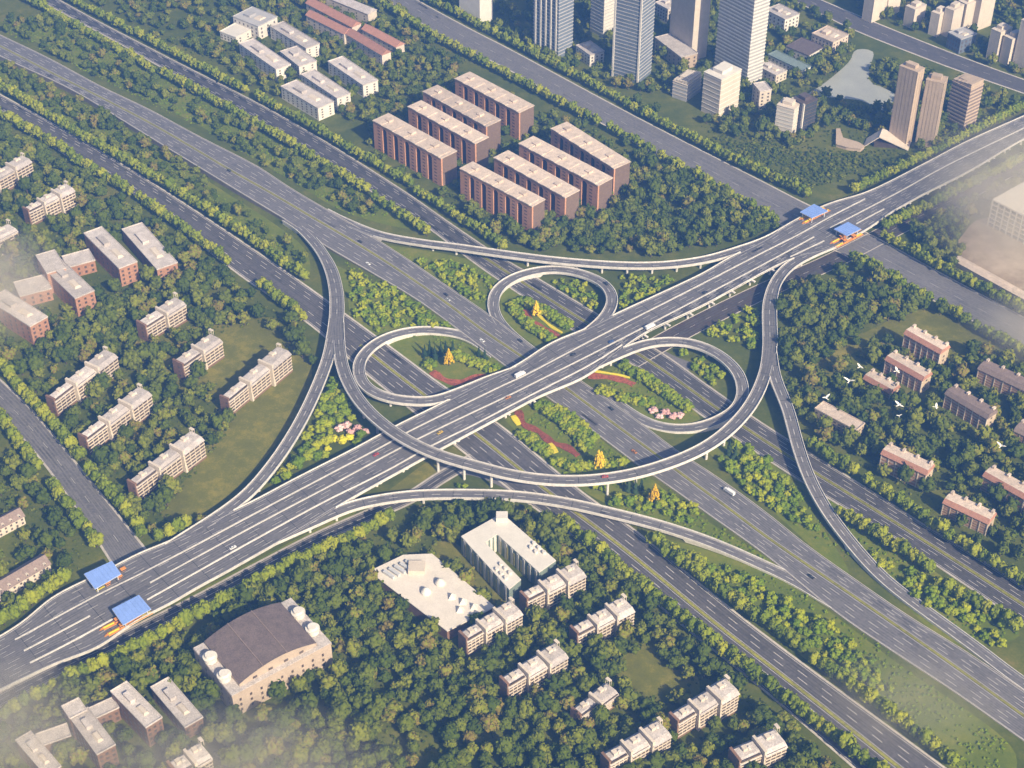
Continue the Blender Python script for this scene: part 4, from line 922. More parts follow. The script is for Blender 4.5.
# ------------------------------------------------------------------ vegetation
def ico(sub):
    bm = bmesh.new(); bmesh.ops.create_icosphere(bm, subdivisions=sub, radius=1.0)
    V = np.array([v.co[:] for v in bm.verts]); Fc = np.array([[v.index for v in f.verts] for f in bm.faces]); bm.free(); return V, Fc
ICO1, ICO2 = ico(1), ico(2)
def crown(seed, base, nl, tufts, r0=.62, rl=(.30, .46), ring=.58, squash=.92, ts=.15):
    r = np.random.RandomState(seed); V0, F0 = base; V, Fc = [], []; b = 0; cs = [((0, 0, 0), r0)]
    for k in range(nl):
        z = 1 - 1.75 * (k + .5) / nl; a = k * 2.399 + r.rand(); q = math.sqrt(max(0, 1 - z * z)); d = ring * (.85 + .3 * r.rand())
        cs.append(((q * math.cos(a) * d, q * math.sin(a) * d, z * d), rl[0] + (rl[1] - rl[0]) * r.rand()))
    for c, rr in cs:
        W = V0 * rr * (1 + .20 * r.randn(len(V0), 1).clip(-1.5, 1.5)) + np.array(c); V.append(W); Fc.append(F0 + b); b += len(W)
    for _ in range(tufts):
        c, rr = cs[r.randint(1, len(cs))]; d = r.randn(3); d[2] = abs(d[2]) * .9 - .15; d /= np.linalg.norm(d)
        p = np.array(c) + d * rr * (1.0 + .22 * r.rand()); u = np.cross(d + .7 * r.randn(3), r.randn(3)); u /= np.linalg.norm(u); v = np.cross(d + .8 * r.randn(3), u); v /= np.linalg.norm(v); s = ts * (.6 + .8 * r.rand())
        V.append(np.array([p - u * s, p + u * s * .4 - v * s * .7, p + u * s, p + v * s])); Fc.append(np.array([[0, 1, 2], [0, 2, 3]]) + b); b += 4
    V = np.vstack(V); V[:, 2] *= squash; return V, np.vstack(Fc)
def trunk_arrays(top, r=.07, n=5):
    a = np.arange(n) * 2 * math.pi / n; c = np.stack([np.cos(a), np.sin(a)], 1)
    V = np.vstack([np.c_[c * r, np.full(n, -.02)], np.c_[c * r * .6, np.full(n, top)]]); Fc = []
    for k in range(n): j = (k + 1) % n; Fc += [[k, j, n + j], [k, n + j, n + k]]
    return V, np.array(Fc)
def arr_mesh(name, V, Fc, mats, mi=None, tint=None):
    me = bpy.data.meshes.new(name); n = len(Fc)
    me.vertices.add(len(V)); me.vertices.foreach_set('co', np.ascontiguousarray(V, np.float32).ravel())
    me.loops.add(n * 3); me.loops.foreach_set('vertex_index', np.ascontiguousarray(Fc, np.int32).ravel())
    me.polygons.add(n); me.polygons.foreach_set('loop_start', np.arange(n, dtype=np.int32) * 3)
    for k in mats: me.materials.append(M[k])
    if mi is not None: me.polygons.foreach_set('material_index', np.ascontiguousarray(mi, np.int32))
    if tint is not None: a = me.attributes.new('tint', 'FLOAT', 'POINT'); a.data.foreach_set('value', np.ascontiguousarray(tint, np.float32))
    me.update(calc_edges=True); return me
CZ = {'wood': 1.12, 'row': 1.25, 'shrub': .55}
NEAR = {k: [] for k in CZ}; FAR = {k: [] for k in CZ}
for s in range(5):
    NEAR['wood'].append(crown(10 + s, ICO2, 8, 200, r0=.72, rl=(.34, .48), ring=.54, squash=1.0)); FAR['wood'].append(crown(30 + s, ICO1, 8, 70, r0=.72, rl=(.34, .48), ring=.54, squash=1.0, ts=.2))
for s in range(4):
    NEAR['row'].append(crown(50 + s, ICO2, 8, 170, r0=.66, ring=.5, squash=1.1)); FAR['row'].append(crown(70 + s, ICO1, 8, 60, r0=.66, ring=.5, squash=1.1, ts=.2))
    NEAR['shrub'].append(crown(90 + s, ICO2, 7, 110, squash=.8)); FAR['shrub'].append(crown(110 + s, ICO1, 6, 30, squash=.75, ts=.2))
NEARM = {}
def near_mesh(kind, v, leaf):
    k = (kind, v, leaf)
    if k not in NEARM:
        V, Fc = NEAR[kind][v]; V = V + np.array([0, 0, CZ[kind]]); NEARM[k] = arr_mesh('crown', V, Fc, ['leaf_' + leaf])
    return NEARM[k]
TV, TF = trunk_arrays(.8)
TRUNK = arr_mesh('trunk', TV, TF, ['bark'])
def plant_tree(name, lab, cat, x, y, r, zr, kind, leaf, group, z=0.0):
    t = thing(name, lab, cat, (x, y, z), rng.random() * 6.28, group); t.scale = (r, r, r * zr)
    for nm, me in (('crown', near_mesh(kind, rng.randrange(len(NEAR[kind])), leaf)), ('trunk', TRUNK)):
        o = bpy.data.objects.new(nm, me); COL.objects.link(o); o.parent = t
    return t
def plant_bush(name, lab, cat, x, y, r, zr, kind, leaf, group, z=0.0):
    o = bpy.data.objects.new(name, near_mesh(kind, rng.randrange(len(NEAR[kind])), leaf)); COL.objects.link(o)
    o.location = (x, y, z); o.rotation_euler = (0, 0, rng.random() * 6.28); o.scale = (r, r, r * zr); return tag(o, lab, cat, group)
def mass(name, items, kind, label, cat, trunk=True, leaf=None):
    V, Fc, T, MI = [], [], [], []; b = 0; leaf = leaf or kind
    for (x, y, r, zr, tint) in items:
        A, G = FAR[kind][nr.randint(len(FAR[kind]))]; a = nr.rand() * 6.28; c, s = math.cos(a), math.sin(a)
        P = np.stack([(A[:, 0] * c - A[:, 1] * s) * r + x, (A[:, 0] * s + A[:, 1] * c) * r + y, (A[:, 2] + CZ[kind]) * r * zr], 1)
        V.append(P); Fc.append(G + b); b += len(P); T.append(np.full(len(P), tint)); MI.append(np.zeros(len(G)))
        if trunk:
            P = TV * np.array([r, r, r * zr]) + np.array([x, y, 0]); V.append(P); Fc.append(TF + b); b += len(P); T.append(np.full(len(P), tint)); MI.append(np.ones(len(TF)))
    if not V: return
    me = arr_mesh(name, np.vstack(V), np.vstack(Fc), ['mass_' + leaf, 'bark'], np.concatenate(MI), np.concatenate(T))
    o = bpy.data.objects.new(name, me); COL.objects.link(o); return tag(o, label, cat, None, 'stuff')
def shown(x, y, z=4, m=28):
    px, py, w_ = proj((x, y, z)); return -m < px < 1024 + m and -m < py < 768 + m + 10, w_, px, py

# --- roadside rows: (pixel polyline of the crowns, label)
ROWS = [
    ([(-15, 76), (0, 86), (75, 132), (175, 190), (252, 240), (303, 276)], 'round roadside tree in the row between highway and cream estate service road', 4.0),
    ([(-12, 108), (0, 114), (65, 151)], 'round roadside tree in the hazy row above the cut cream blocks', 4.0), ([(72, 158), (130, 192)], 'round roadside tree in the short hazy row above the cream blocks', 4.0), ([(140, 198), (228, 262)], 'round roadside tree in the row above the rust brick complex', 4.0), ([(262, 286), (303, 317)], 'round roadside tree in the short row before the curving ramp', 4.0),
    ([(22, -4), (40, 6), (120, 50)], 'round roadside tree in the hazy row at the upper picture corner', 3.7), ([(131, 54), (152, 71)], 'round roadside tree in a short hazy row between highway and upper service road', 3.7), ([(165, 74), (281, 138), (366, 190)], 'round roadside tree in the long row between the hazy highway and upper service road', 3.8), ([(376, 198), (396, 211), (427, 232)], 'round roadside tree in the row ending under the slender ramp', 3.8),
    ([(62, -5), (245, 90)], 'round roadside tree in the row below the hazy wooded hill', 3.7), ([(258, 96), (411, 184)], 'round roadside tree in the row below the white hazy blocks', 3.8), ([(416, 190), (503, 246)], 'round roadside tree in the row in front of the red brick slabs', 3.9),
    ([(382, 4), (446, 42), (512, 77), (597, 122)], 'round roadside tree in the row behind the red brick slabs', 3.6), ([(610, 128), (652, 151)], 'round roadside tree in the short row behind the last red slab', 3.6), ([(660, 156), (776, 220)], 'round roadside tree in the row edging the dense wood by the far toll plaza', 3.8),
    ([(424, -3), (512, 42), (627, 103)], 'round roadside tree in the row at the foot of the glass towers', 3.6), ([(634, 108), (737, 161), (808, 194)], 'round roadside tree in the row edging the dark meadow', 3.7),
    ([(884, 236), (933, 263), (1024, 310), (1050, 323)], 'round roadside tree in the row along the misty yard', 3.7), ([(852, 257), (898, 282), (928, 299)], 'round roadside tree in the row at the corner of the dense woodland block', 3.9), ([(943, 306), (965, 319)], 'round roadside tree in the short row by the tall red-attic house', 3.8), ([(976, 326), (1005, 342), (1040, 361)], 'round roadside tree in the row above the misty brown-roofed house', 3.8),
    ([(855, 190), (873, 181), (943, 147), (993, 122), (1045, 96)], 'separate ball-shaped tree in the row along the far viaduct, tower side', 3.9), ([(886, 227), (908, 216), (948, 196), (993, 173), (1040, 150)], 'separate ball-shaped tree in the row along the far viaduct, yard side', 3.9),
    ([(562, 522), (624, 572), (724, 651), (800, 710), (880, 773)], 'round roadside tree in the long row beside the bottom cream blocks', 4.2),
    ([(650, 538), (697, 566)], 'round roadside tree in the short row under the dropping ramp', 4.0), ([(667, 552), (740, 604), (805, 648)], 'round roadside tree in the row between lower highway and service road', 4.1), ([(815, 659), (878, 705)], 'round roadside tree in the broken row beside the lower highway verge', 4.1), ([(889, 713), (953, 760)], 'round roadside tree in the last row before the bottom picture corner', 4.1),
    ([(832, 507), (885, 540), (930, 568)], 'round roadside tree in the row between bending ramp and service road', 4.0), ([(940, 582), (983, 606), (1015, 626)], 'round roadside tree in the row near the picture edge below the service road', 4.0),
    ([(803, 440), (853, 471)], 'round roadside tree in the row below the pale flat-roofed long house', 4.0), ([(868, 481), (923, 516)], 'round roadside tree in the row below the full-front red-attic house', 4.0), ([(933, 525), (993, 563), (1030, 586)], 'round roadside tree in the row below the last red-attic houses', 4.0),
    ([(-12, 344), (20, 389), (50, 420), (80, 456)], 'round roadside tree in the row along the dark side road, cream block side', 4.1), ([(89, 469), (127, 512), (142, 532)], 'round roadside tree in the lower row between side road and cream blocks', 4.1), ([(160, 536), (172, 531), (187, 524)], 'round tree in the short row along the viaduct by the lawn', 4.0),
    ([(-15, 398), (7, 426), (36, 467)], 'round roadside tree in the row along the dark side road, barrack side', 4.1), ([(52, 485), (82, 525), (96, 543)], 'round roadside tree in the short row between barracks and side road', 4.1), ([(66, 578), (40, 595), (10, 616), (-15, 632)], 'round tree in the row between the long barrack and the viaduct', 4.1),
    ([(390, 517), (363, 531), (336, 544), (311, 556), (276, 570), (250, 587), (195, 617), (132, 649), (70, 679), (15, 708), (-15, 724)], 'separate ball-shaped tree in the row along the narrow road below the viaduct', 3.9),
]
row_items = []
for px, lab, r in ROWS:
    P = resample([at(x, y, 5.0) for x, y in px], 6.6)
    for p in P:
        x, y = p[0] + rng.uniform(-.7, .7), p[1] + rng.uniform(-.7, .7)
        if hit(DECKM, x, y): continue
        ok, w_, *_ = shown(x, y)
        if ok: row_items.append((w_, x, y, r * rng.uniform(1.12, 1.45), rng.uniform(.95, 1.25), lab))
row_items.sort(key=lambda t: t[0])
for w_, x, y, r, zr, lab in row_items[:300]: plant_tree('street_tree', lab, 'tree', x, y, r, zr, 'row', 'row', lab.replace('round roadside tree in', 'trees of').replace('separate ball-shaped tree in', 'trees of').replace('round tree in', 'trees of'))
mass('roadside_trees', [(x, y, r, zr, rng.random()) for w_, x, y, r, zr, lab in row_items[300:]], 'row', 'farther rows of round roadside trees along the roads in the haze', 'tree rows')

# --- flower beds
BEDM = np.zeros((NX, NY), bool)
def bed(px, w_, m, lab, z=.5, nm='flower_bed'):
    P = smooth(resample([at(x, y, 0) for x, y in px], 2.0), 3); T = Strip(); T.C = P; T.C[:, 2] = 0; T.N = normals(P); n = len(P); mb = MB()
    wv = w_ * (1 + .25 * np.sin(np.arange(n) * .7)); band(mb, T, wv, -wv, z, 0, h=z + .1); o = mb.build(nm, m); tag(o, lab, 'flower bed')
    for i in range(0, n, 1): fill([off(T, i, wv[i] + 1), off(T, min(n - 1, i + 1), wv[i] + 1), off(T, min(n - 1, i + 1), -wv[i] - 1), off(T, i, -wv[i] - 1)], BLOCK, BEDM)
bed([(524, 310), (532, 322), (545, 329), (560, 338)], 2.6, 'soil', 'winding red-brown flower bed inside the round north loop')
bed([(537, 314), (550, 326), (562, 333)], 1.3, 'yellow_flower', 'thin yellow flower strip behind the north loop bed', .6)
bed([(432, 372), (444, 380), (458, 383), (470, 379), (486, 376)], 3.0, 'soil', 'short red-brown flower bed inside the west loop')
bed([(588, 376), (605, 377), (622, 380), (634, 385)], 3.0, 'soil', 'red-brown flower bed inside the east loop under the viaduct edge')
bed([(592, 371), (612, 374), (630, 378)], 1.0, 'yellow_flower', 'thin yellow flower strip along the east loop bed', .6)
bed([(518, 411), (524, 425), (538, 431), (552, 443), (566, 447), (578, 456)], 2.8, 'soil', 'longest red-brown winding flower bed below the viaduct')
bed([(513, 416), (519, 425)], 2.0, 'yellow_flower', 'yellow flower patch against the viaduct edge', .6); bed([(549, 444), (556, 453)], 2.2, 'yellow_flower', 'yellow flower patch at the end of the near hedge row', .6)

for px_, py_, r_ in ((340, 430, 5), (347, 427, 5), (351, 434, 5), (358, 430, 5), (366, 433, 5), (335, 440, 5), (343, 442, 6), (350, 439, 5), (328, 450, 4), (653, 412, 5), (660, 418, 5), (666, 414, 5), (673, 418, 5), (680, 417, 5), (536, 316, 4), (449, 366, 4), (598, 468, 5), (654, 502, 5)):
    p_ = at(px_, py_, 0); fill([(p_.x + r_ * math.cos(k_ * .785), p_.y + r_ * math.sin(k_ * .785)) for k_ in range(8)], BLOCK)
# --- woods: (pixel polygon, spacing m, chance, radius range, label)
def area(px): return [tuple(at(x, y, 0))[:2] for x, y in px]
def clump(x, y, s): return .5 + .25 * (math.sin(x / s + 1.3 * math.sin(y / s * .7)) + math.sin(y / s * 1.1 + 1.7 * math.sin(x / s * .8 + 2)))
WOODS = [
    ([(-20, 745), (60, 690), (180, 640), (390, 522), (470, 500), (560, 512), (640, 600), (770, 715), (860, 790), (-20, 800)], 6.6, .86, (3.2, 5.4), 'broadleaf tree in the dense wood round the hall and flat store'),
    ([(-20, 130), (0, 128), (65, 165), (130, 205), (220, 272), (300, 330), (316, 372), (270, 450), (200, 530), (150, 540), (100, 478), (40, 415), (-20, 350)], 7.0, .62, (3.2, 5.4), 'broadleaf tree among the cream blocks and rust brick complex'),
    ([(505, 250), (560, 252), (620, 256), (660, 258), (720, 248), (790, 226), (700, 190), (655, 165), (640, 178), (600, 190), (560, 205), (535, 222), (480, 215), (440, 195)], 6.4, .93, (3.2, 5.2), 'broadleaf tree in the wood between red slabs and the slender ramp'),
    ([(430, 195), (370, 160), (365, 120), (420, 85), (455, 70), (560, 120), (660, 160), (640, 190), (560, 200), (530, 225)], 7.5, .6, (2.8, 4.4), 'broadleaf tree standing close among the red brick slabs'),
    ([(775, 330), (782, 288), (800, 270), (840, 252), (900, 290), (945, 312), (930, 330), (880, 335), (840, 355), (800, 372), (776, 372)], 6.6, .92, (3.4, 5.4), 'broadleaf tree in the dense woodland block beside the ramp stem'),
    ([(780, 380), (830, 372), (890, 340), (940, 325), (1040, 375), (1040, 575), (980, 550), (930, 515), (860, 465), (800, 432)], 7.2, .6, (3.4, 5.6), 'broadleaf tree among the red-attic houses'),
    ([(-20, 430), (0, 435), (40, 480), (95, 548), (80, 570), (0, 620), (-20, 625)], 8.0, .55, (3.2, 5.0), 'broadleaf tree among the barracks by the side road'),
    ([(620, 118), (640, 100), (700, 128), (760, 60), (800, 55), (850, 40), (880, 60), (880, 130), (850, 125), (800, 95), (770, 110), (840, 128), (790, 145), (720, 140), (680, 120)], 7.5, .6, (3.0, 4.6), 'tree among the far city blocks and lake'),
    ([(540, 60), (470, 25), (440, -5), (780, -20), (810, 5), (860, 32), (830, 50), (770, 60), (740, 95), (700, 100), (660, 95), (620, 92)], 8.0, .66, (3.0, 4.6), 'tree among the far towers'),
    ([(870, 55), (905, 70), (1040, 110), (1010, 120), (950, 150), (900, 150), (880, 100)], 7.4, .8, (3.0, 4.8), 'tree between the lake and the brown towers'),
    ([(770, 114), (806, 101), (836, 104), (862, 108), (888, 118), (884, 138), (850, 128), (815, 120), (812, 140), (790, 150), (768, 140)], 5.2, .95, (2.2, 3.4), 'tree on the near bank of the lake'),
    ([(815, -12), (860, 12), (930, 40), (1000, 70), (1050, 85), (1050, -20)], 8.5, .6, (3.0, 4.6), 'tree among the tan towers'),
    ([(895, 225), (950, 195), (1040, 150), (1040, 215), (985, 212), (958, 238), (966, 264), (1000, 284), (1040, 300), (1040, 306), (975, 280), (930, 258)], 6.2, .85, (3.0, 4.8), 'tree behind the misty yard'),
    ([(215, 60), (160, 40), (80, -5), (200, -25), (420, -25), (430, 30), (470, 60), (440, 80), (360, 125), (300, 110), (250, 85)], 7.4, .72, (2.6, 4.2), 'tree in the hazy wooded hill and white blocks'),
    ([(0, 62), (75, 100), (135, 134), (190, 168), (250, 212), (308, 262), (300, 270), (230, 222), (150, 172), (70, 126), (0, 82)], 7.0, .72, (2.6, 4.0), 'bushy tree in the strip between hazy highway and lower service road'),
    ([(0, 20), (60, 14), (120, 52), (200, 96), (330, 178), (400, 218), (350, 216), (290, 182), (200, 128), (100, 80), (0, 30)], 7.0, .72, (2.6, 4.0), 'bushy tree in the strip between hazy highway and upper service road'),
]
wood_items = []
def scatter(poly, sp, chance, rr, lab, dest, cs=26.0, mask=BLOCK):
    xs = [p[0] for p in poly]; ys = [p[1] for p in poly]; n0 = int((max(xs) - min(xs)) / sp) + 1; n1 = int((max(ys) - min(ys)) / sp) + 1
    gx, gy = np.meshgrid(min(xs) + np.arange(n0) * sp, min(ys) + np.arange(n1) * sp, indexing='ij'); gx = gx + (np.arange(n1)[None, :] % 2) * sp * .5
    gx = gx + nr.uniform(-.36, .36, gx.shape) * sp; gy = gy + nr.uniform(-.36, .36, gy.shape) * sp; k = inpoly(gx, gy, poly)
    for x, y in zip(gx[k], gy[k]):
        if hit(mask, x, y) or nr.rand() > chance * (.55 + .9 * clump(x, y, cs)): continue
        ok, w_, *_ = shown(x, y)
        if ok: dest.append((w_, x, y, rr[0] + (rr[1] - rr[0]) * nr.rand() ** 1.3, nr.uniform(.78, 1.3), lab))
# keep the lawn in front of the cream blocks open
LAWN = BLOCK.copy()
for w_, x, y, r, zr, lab in row_items:
    q = r + 1.4; fill([(x + q * math.cos(k * .785), y + q * math.sin(k * .785)) for k in range(8)], LAWN)
def fill_lawn(px): fill(area(px), LAWN)
fill_lawn([(190, 360), (230, 330), (265, 325), (312, 372), (290, 430), (235, 495), (185, 525), (165, 512), (212, 455), (235, 425)])
fill_lawn([(425, 552), (450, 540), (522, 602), (502, 612)]); fill_lawn([(612, 665), (650, 645), (690, 690), (650, 715)])
fill_lawn([(850, 372), (872, 332), (930, 312), (985, 345), (960, 362), (880, 340)])
for W in WOODS: scatter(area(W[0]), W[1] * 1.26, min(.97, W[2] * 1.12), (W[3][0] * 1.22, W[3][1] * 1.34), W[4], wood_items, mask=LAWN)
wood_items.sort(key=lambda t: t[0])
for w_, x, y, r, zr, lab in wood_items[:300]: plant_tree('woodland_tree', lab, 'tree', x, y, r, zr, 'wood', 'wood', 'trees: ' + lab.split(' in ')[-1])
mass('woodland', [(x, y, r, zr, nr.rand()) for w_, x, y, r, zr, lab in wood_items[300:]], 'wood', 'farther woods and scattered broadleaf trees across the estates and city', 'woodland')

# --- bright shrubs of the verges and gardens
SHR = [
    ([(350, 268), (420, 305), (470, 330), (400, 326), (355, 338)], 4.2, .9, (1.8, 3.2), 'yellow-green shrub between the curving ramp and the highway'),
    ([(415, 262), (455, 262), (500, 285), (482, 306), (430, 275)], 4.2, .8, (1.8, 3.2), 'yellow-green shrub in the triangle under the slender ramp'),
    ([(545, 280), (590, 285), (600, 305), (590, 318), (555, 296)], 4.2, .85, (1.8, 3.0), 'yellow-green shrub inside the round north loop'),
    ([(622, 276), (680, 276), (660, 292), (620, 312)], 4.4, .9, (2.0, 3.4), 'yellow-green shrub between the north loop and the viaduct'),
    ([(660, 345), (690, 348), (728, 372), (735, 395), (700, 385)], 4.2, .85, (1.8, 3.2), 'yellow-green shrub inside the east loop by the service road'),
    ([(680, 320), (755, 292), (762, 320), (755, 350), (735, 345), (700, 333)], 4.8, .8, (2.0, 3.6), 'yellow-green shrub by the brown road and the east loop'),
    ([(300, 440), (335, 380), (365, 410), (385, 428), (350, 448), (270, 490), (255, 497)], 5.0, .85, (2.4, 4.2), 'round shrub in the garden between the two curving ramps'),
    ([(585, 488), (650, 482), (700, 512), (690, 525), (640, 512), (590, 500)], 4.2, .9, (1.8, 3.2), 'dark green shrub under the long curved ramp by the highway'),
    ([(705, 455), (750, 440), (800, 500), (820, 535), (800, 528), (750, 495)], 4.4, .9, (1.8, 3.4), 'yellow-green shrub between the highway and the bending ramp'),
    ([(850, 545), (900, 565), (960, 600), (1010, 630), (1000, 650), (930, 610)], 4.8, .8, (1.8, 3.4), 'yellow-green shrub between the bending ramp and the service road'),
    ([(690, 552), (760, 585), (850, 640), (870, 660), (900, 700), (870, 698), (800, 640), (700, 568)], 4.8, .85, (1.8, 3.6), 'yellow-green shrub on the verge beside the lower highway'),
    ([(440, 492), (470, 470), (500, 480), (490, 490)], 4.2, .6, (1.6, 2.6), 'low shrub between the long ramp and the narrow road end'),
    ([(800, 265), (835, 255), (800, 300), (782, 330), (778, 300)], 5, .5, (1.8, 3.0), 'low shrub along the foot of the ramp stem'),
]
shr = []
for W in SHR: scatter(area(W[0]), W[1] * 1.28, W[2], (W[3][0] * 1.4, W[3][1] * 1.4), W[4], shr, cs=15.0)
HEDGE = [([(511, 304), (525, 322), (551, 340)], 'clipped shrub in the hedge row on the highway side of the north loop bed'), ([(521, 300), (545, 312), (568, 326)], 'clipped shrub in the hedge row behind the north loop bed'),
    ([(428, 364), (443, 375), (459, 384)], 'clipped shrub in the near hedge row of the west loop'), ([(455, 356), (475, 363), (494, 370)], 'clipped shrub in the far hedge row of the west loop'),
    ([(600, 390), (625, 398), (649, 403)], 'clipped shrub in the near hedge row of the east loop'), ([(639, 374), (662, 391), (688, 408)], 'clipped shrub in the far hedge row of the east loop'), ([(619, 362), (632, 372)], 'clipped shrub in the short hedge under the viaduct edge'),
    ([(541, 406), (565, 424), (580, 440), (585, 448)], 'clipped shrub in the far hedge row below the viaduct'), ([(552, 408), (578, 424), (592, 440)], 'clipped shrub in the outer hedge row below the viaduct'), ([(521, 434), (535, 444), (547, 453)], 'clipped shrub in the near hedge row below the viaduct'), ([(556, 461), (575, 467), (600, 464), (622, 464)], 'clipped shrub in the hedge row by the golden tree')]
hed = []
for px, lab in HEDGE:
    for p in resample([at(x, y, 1.5) for x, y in px], 4.2):
        if hit(DECKM, p[0], p[1]) or hit(BEDM, p[0], p[1]): continue
        ok, w_, *_ = shown(p[0], p[1])
        for q in (-1.3, 1.3): hed.append((w_, p[0] + q + rng.uniform(-.5, .5), p[1] + q + rng.uniform(-.5, .5), rng.uniform(3.5, 4.9), rng.uniform(.9, 1.15), lab))
for w_, x, y, r, zr, lab in hed: plant_bush('hedge_shrub', lab, 'shrub', x, y, r, zr, 'shrub', 'shrub', lab.replace('clipped shrub in', 'shrubs of'))
shr.sort(key=lambda t: t[0])
for w_, x, y, r, zr, lab in shr[:290]: plant_bush('verge_shrub', lab, 'shrub', x, y, r, zr, 'shrub', 'shrub', 'shrubs: ' + lab.split(' shrub ')[-1])
# low undergrowth that nobody could count
und = [(x, y, r * .62, zr * .8, nr.rand() * .7) for w_, x, y, r, zr, lab in shr[290:]]
mass('shrubbery', [(x, y, r, zr, nr.rand()) for w_, x, y, r, zr, lab in shr[290:]], 'shrub', 'farther yellow-green shrubbery on the verges between the ramps', 'shrubbery', trunk=False)
low = []; green = []
for px in ([(-20, 745), (180, 640), (390, 522), (560, 512), (860, 790), (-20, 800)], [(-20, 130), (130, 205), (300, 330), (250, 470), (150, 540), (-20, 350)],
           [(780, 380), (940, 325), (1040, 375), (1040, 575), (860, 465)], [(660, 160), (790, 140), (900, 150), (850, 175), (800, 195), (740, 158)], [(365, 120), (440, 85), (560, 120), (680, 175), (500, 250)], [(160, 40), (420, -20), (470, 60), (360, 125)], [(700, 128), (760, 60), (880, 60), (1000, 120), (900, 160), (800, 180)], [(-20, 430), (95, 548), (80, 570), (-20, 625)]):
    t = []; scatter(area(px), 4.6, .7, (.8, 1.8), '', t, cs=18.0, mask=LAWN); low += t
for px in ([(0, 20), (60, 14), (200, 96), (400, 218), (350, 216), (200, 128), (0, 30)], [(0, 60), (140, 136), (310, 262), (300, 272), (150, 175), (0, 84)],
           [(640, 540), (800, 585), (1010, 745), (990, 790), (960, 770), (800, 650)], [(700, 445), (800, 480), (1020, 635), (960, 645), (850, 560), (780, 515)], [(330, 235), (500, 275), (480, 310), (520, 372), (380, 330)], [(505, 420), (545, 402), (640, 470), (780, 566), (620, 510), (560, 474)], [(600, 372), (640, 360), (700, 418), (630, 405)]):
    t = []; scatter(area(px), 3.4, .62, (.7, 1.7), '', t, cs=11.0); green += t
mass('ground_cover', [(x, y, r, zr * .6, nr.rand() * .5) for w_, x, y, r, zr, lab in green], 'shrub', 'low green ground cover of the verges between the roads', 'ground cover', trunk=False)
t = []; scatter(area([(690, 140), (745, 135), (800, 152), (870, 156), (900, 160), (860, 178), (800, 190), (740, 160)]), 4.6, .85, (1.5, 3.0), '', t, cs=14.0); low += t
mass('undergrowth', [(x, y, r, zr * .8, nr.rand() * .8) for w_, x, y, r, zr, lab in low], 'shrub', 'low undergrowth of small dark bushes over the grass', 'undergrowth', trunk=False, leaf='wood')

# --- particular trees
def upright(px, py, h, lab, grp=None):
    p = at(px, py, 0); root = thing('golden_tree', lab, 'tree', p, rng.random() * 6, grp); r = np.random.RandomState(int(px))
    V, Fc, b = [], [], 0
    for k in range(150):
        t = r.rand(); z = h * (.2 + .8 * t); q = h * .2 * (1.05 - t) * r.rand() ** .5 * 1.3; a = r.rand() * 6.28; s = h * (.050 - .026 * t)
        W = ICO1[0] * np.array([s, s, s * 1.7]) * (1 + .25 * r.randn(12, 1)) + np.array([q * math.cos(a), q * math.sin(a), z]); V.append(W); Fc.append(ICO1[1] + b); b += 12
    o = bpy.data.objects.new('crown', arr_mesh('crown', np.vstack(V), np.vstack(Fc), ['leaf_gold'])); COL.objects.link(o); o.parent = root
    m = MB(); m.cyl(0, 0, .3, 0, h * .9, 0, 7, .05)
    for k in range(5): a = k * 1.26; m.tri_arrays([(0, 0, h * (.12 + .1 * k)), (.25, 0, h * (.12 + .1 * k)), (h * .14 * math.cos(a), h * .14 * math.sin(a), h * (.35 + .1 * k))], [(0, 1, 2)])
    m.build('trunk', 'bark', root)
upright(536, 316, 15, 'golden tree inside the round north loop'); upright(449, 366, 17, 'golden tree among dark conifers inside the west loop')
upright(598, 468, 17, 'broad golden tree at the end of the hedge above the long ramp'); upright(601, 466, 14, 'slim golden tree leaning on the broad one above the long ramp'); upright(654, 502, 17, 'golden tree below the long ramp beside the highway')
def conifer(px, py, h, lab, grp):
    p = at(px, py, 0); root = thing('conifer', lab, 'tree', p, rng.random() * 6, grp); r = np.random.RandomState(int(px * 7)); V, Fc, b = [], [], 0
    for k in range(7):
        z = h * (.12 + .125 * k); q = h * .17 * (1 - k / 7.6); n = 9
        a = np.arange(n) * 2 * math.pi / n + r.rand(); rr = q * (1 + .28 * r.randn(n))
        P = np.vstack([np.c_[np.cos(a) * rr, np.sin(a) * rr, z + .05 * h * r.randn(n)], [[0, 0, z + h * .24]]]); V.append(P); Fc.append(np.array([[j, (j + 1) % n, n] for j in range(n)]) + b); b += n + 1
    o = bpy.data.objects.new('crown', arr_mesh('crown', np.vstack(V), np.vstack(Fc), ['leaf_conifer'])); COL.objects.link(o); o.parent = root
    m = MB(); m.cyl(0, 0, .28, 0, h * .5, 0, 6, .1); m.build('trunk', 'bark', root)
for px, py, h in ((425, 358, 13), (430, 356, 15), (435, 360, 14), (441, 357, 15), (446, 354, 13), (453, 352, 12)): conifer(px, py, h, 'slim dark conifer in the cluster behind the golden west loop tree', 'conifers inside the west loop')
for px, py, h in ((479, 357, 11), (485, 360, 12)): conifer(px, py, h, 'small dark conifer of the pair beside the highway and west loop', 'conifer pair by the highway')
for px, py, h in ((628, 492, 14), (635, 494, 14), (641, 491, 12)): conifer(px, py, h, 'dark conifer in the cluster below the long ramp', 'conifers below the long ramp')
for px, py, h in ((729, 455, 13), (735, 458, 14)): conifer(px, py, h, 'dark conifer of the pair beside the bending ramp shrubs', 'conifers beside the bending ramp')
conifer(919, 375, 16, 'tall dark cypress beside the tall red-attic house', None)
for px, py, r in ((653, 412, 3.8), (660, 418, 3.4), (666, 414, 4.0), (673, 418, 3.8), (680, 417, 3.4)): t = plant_tree('blossom_tree', 'pale pink blossom tree in the cluster inside the east loop', 'tree', *tuple(at(px, py, 0))[:2], r, .85, 'shrub', 'pink', 'pink blossom trees in the east loop')
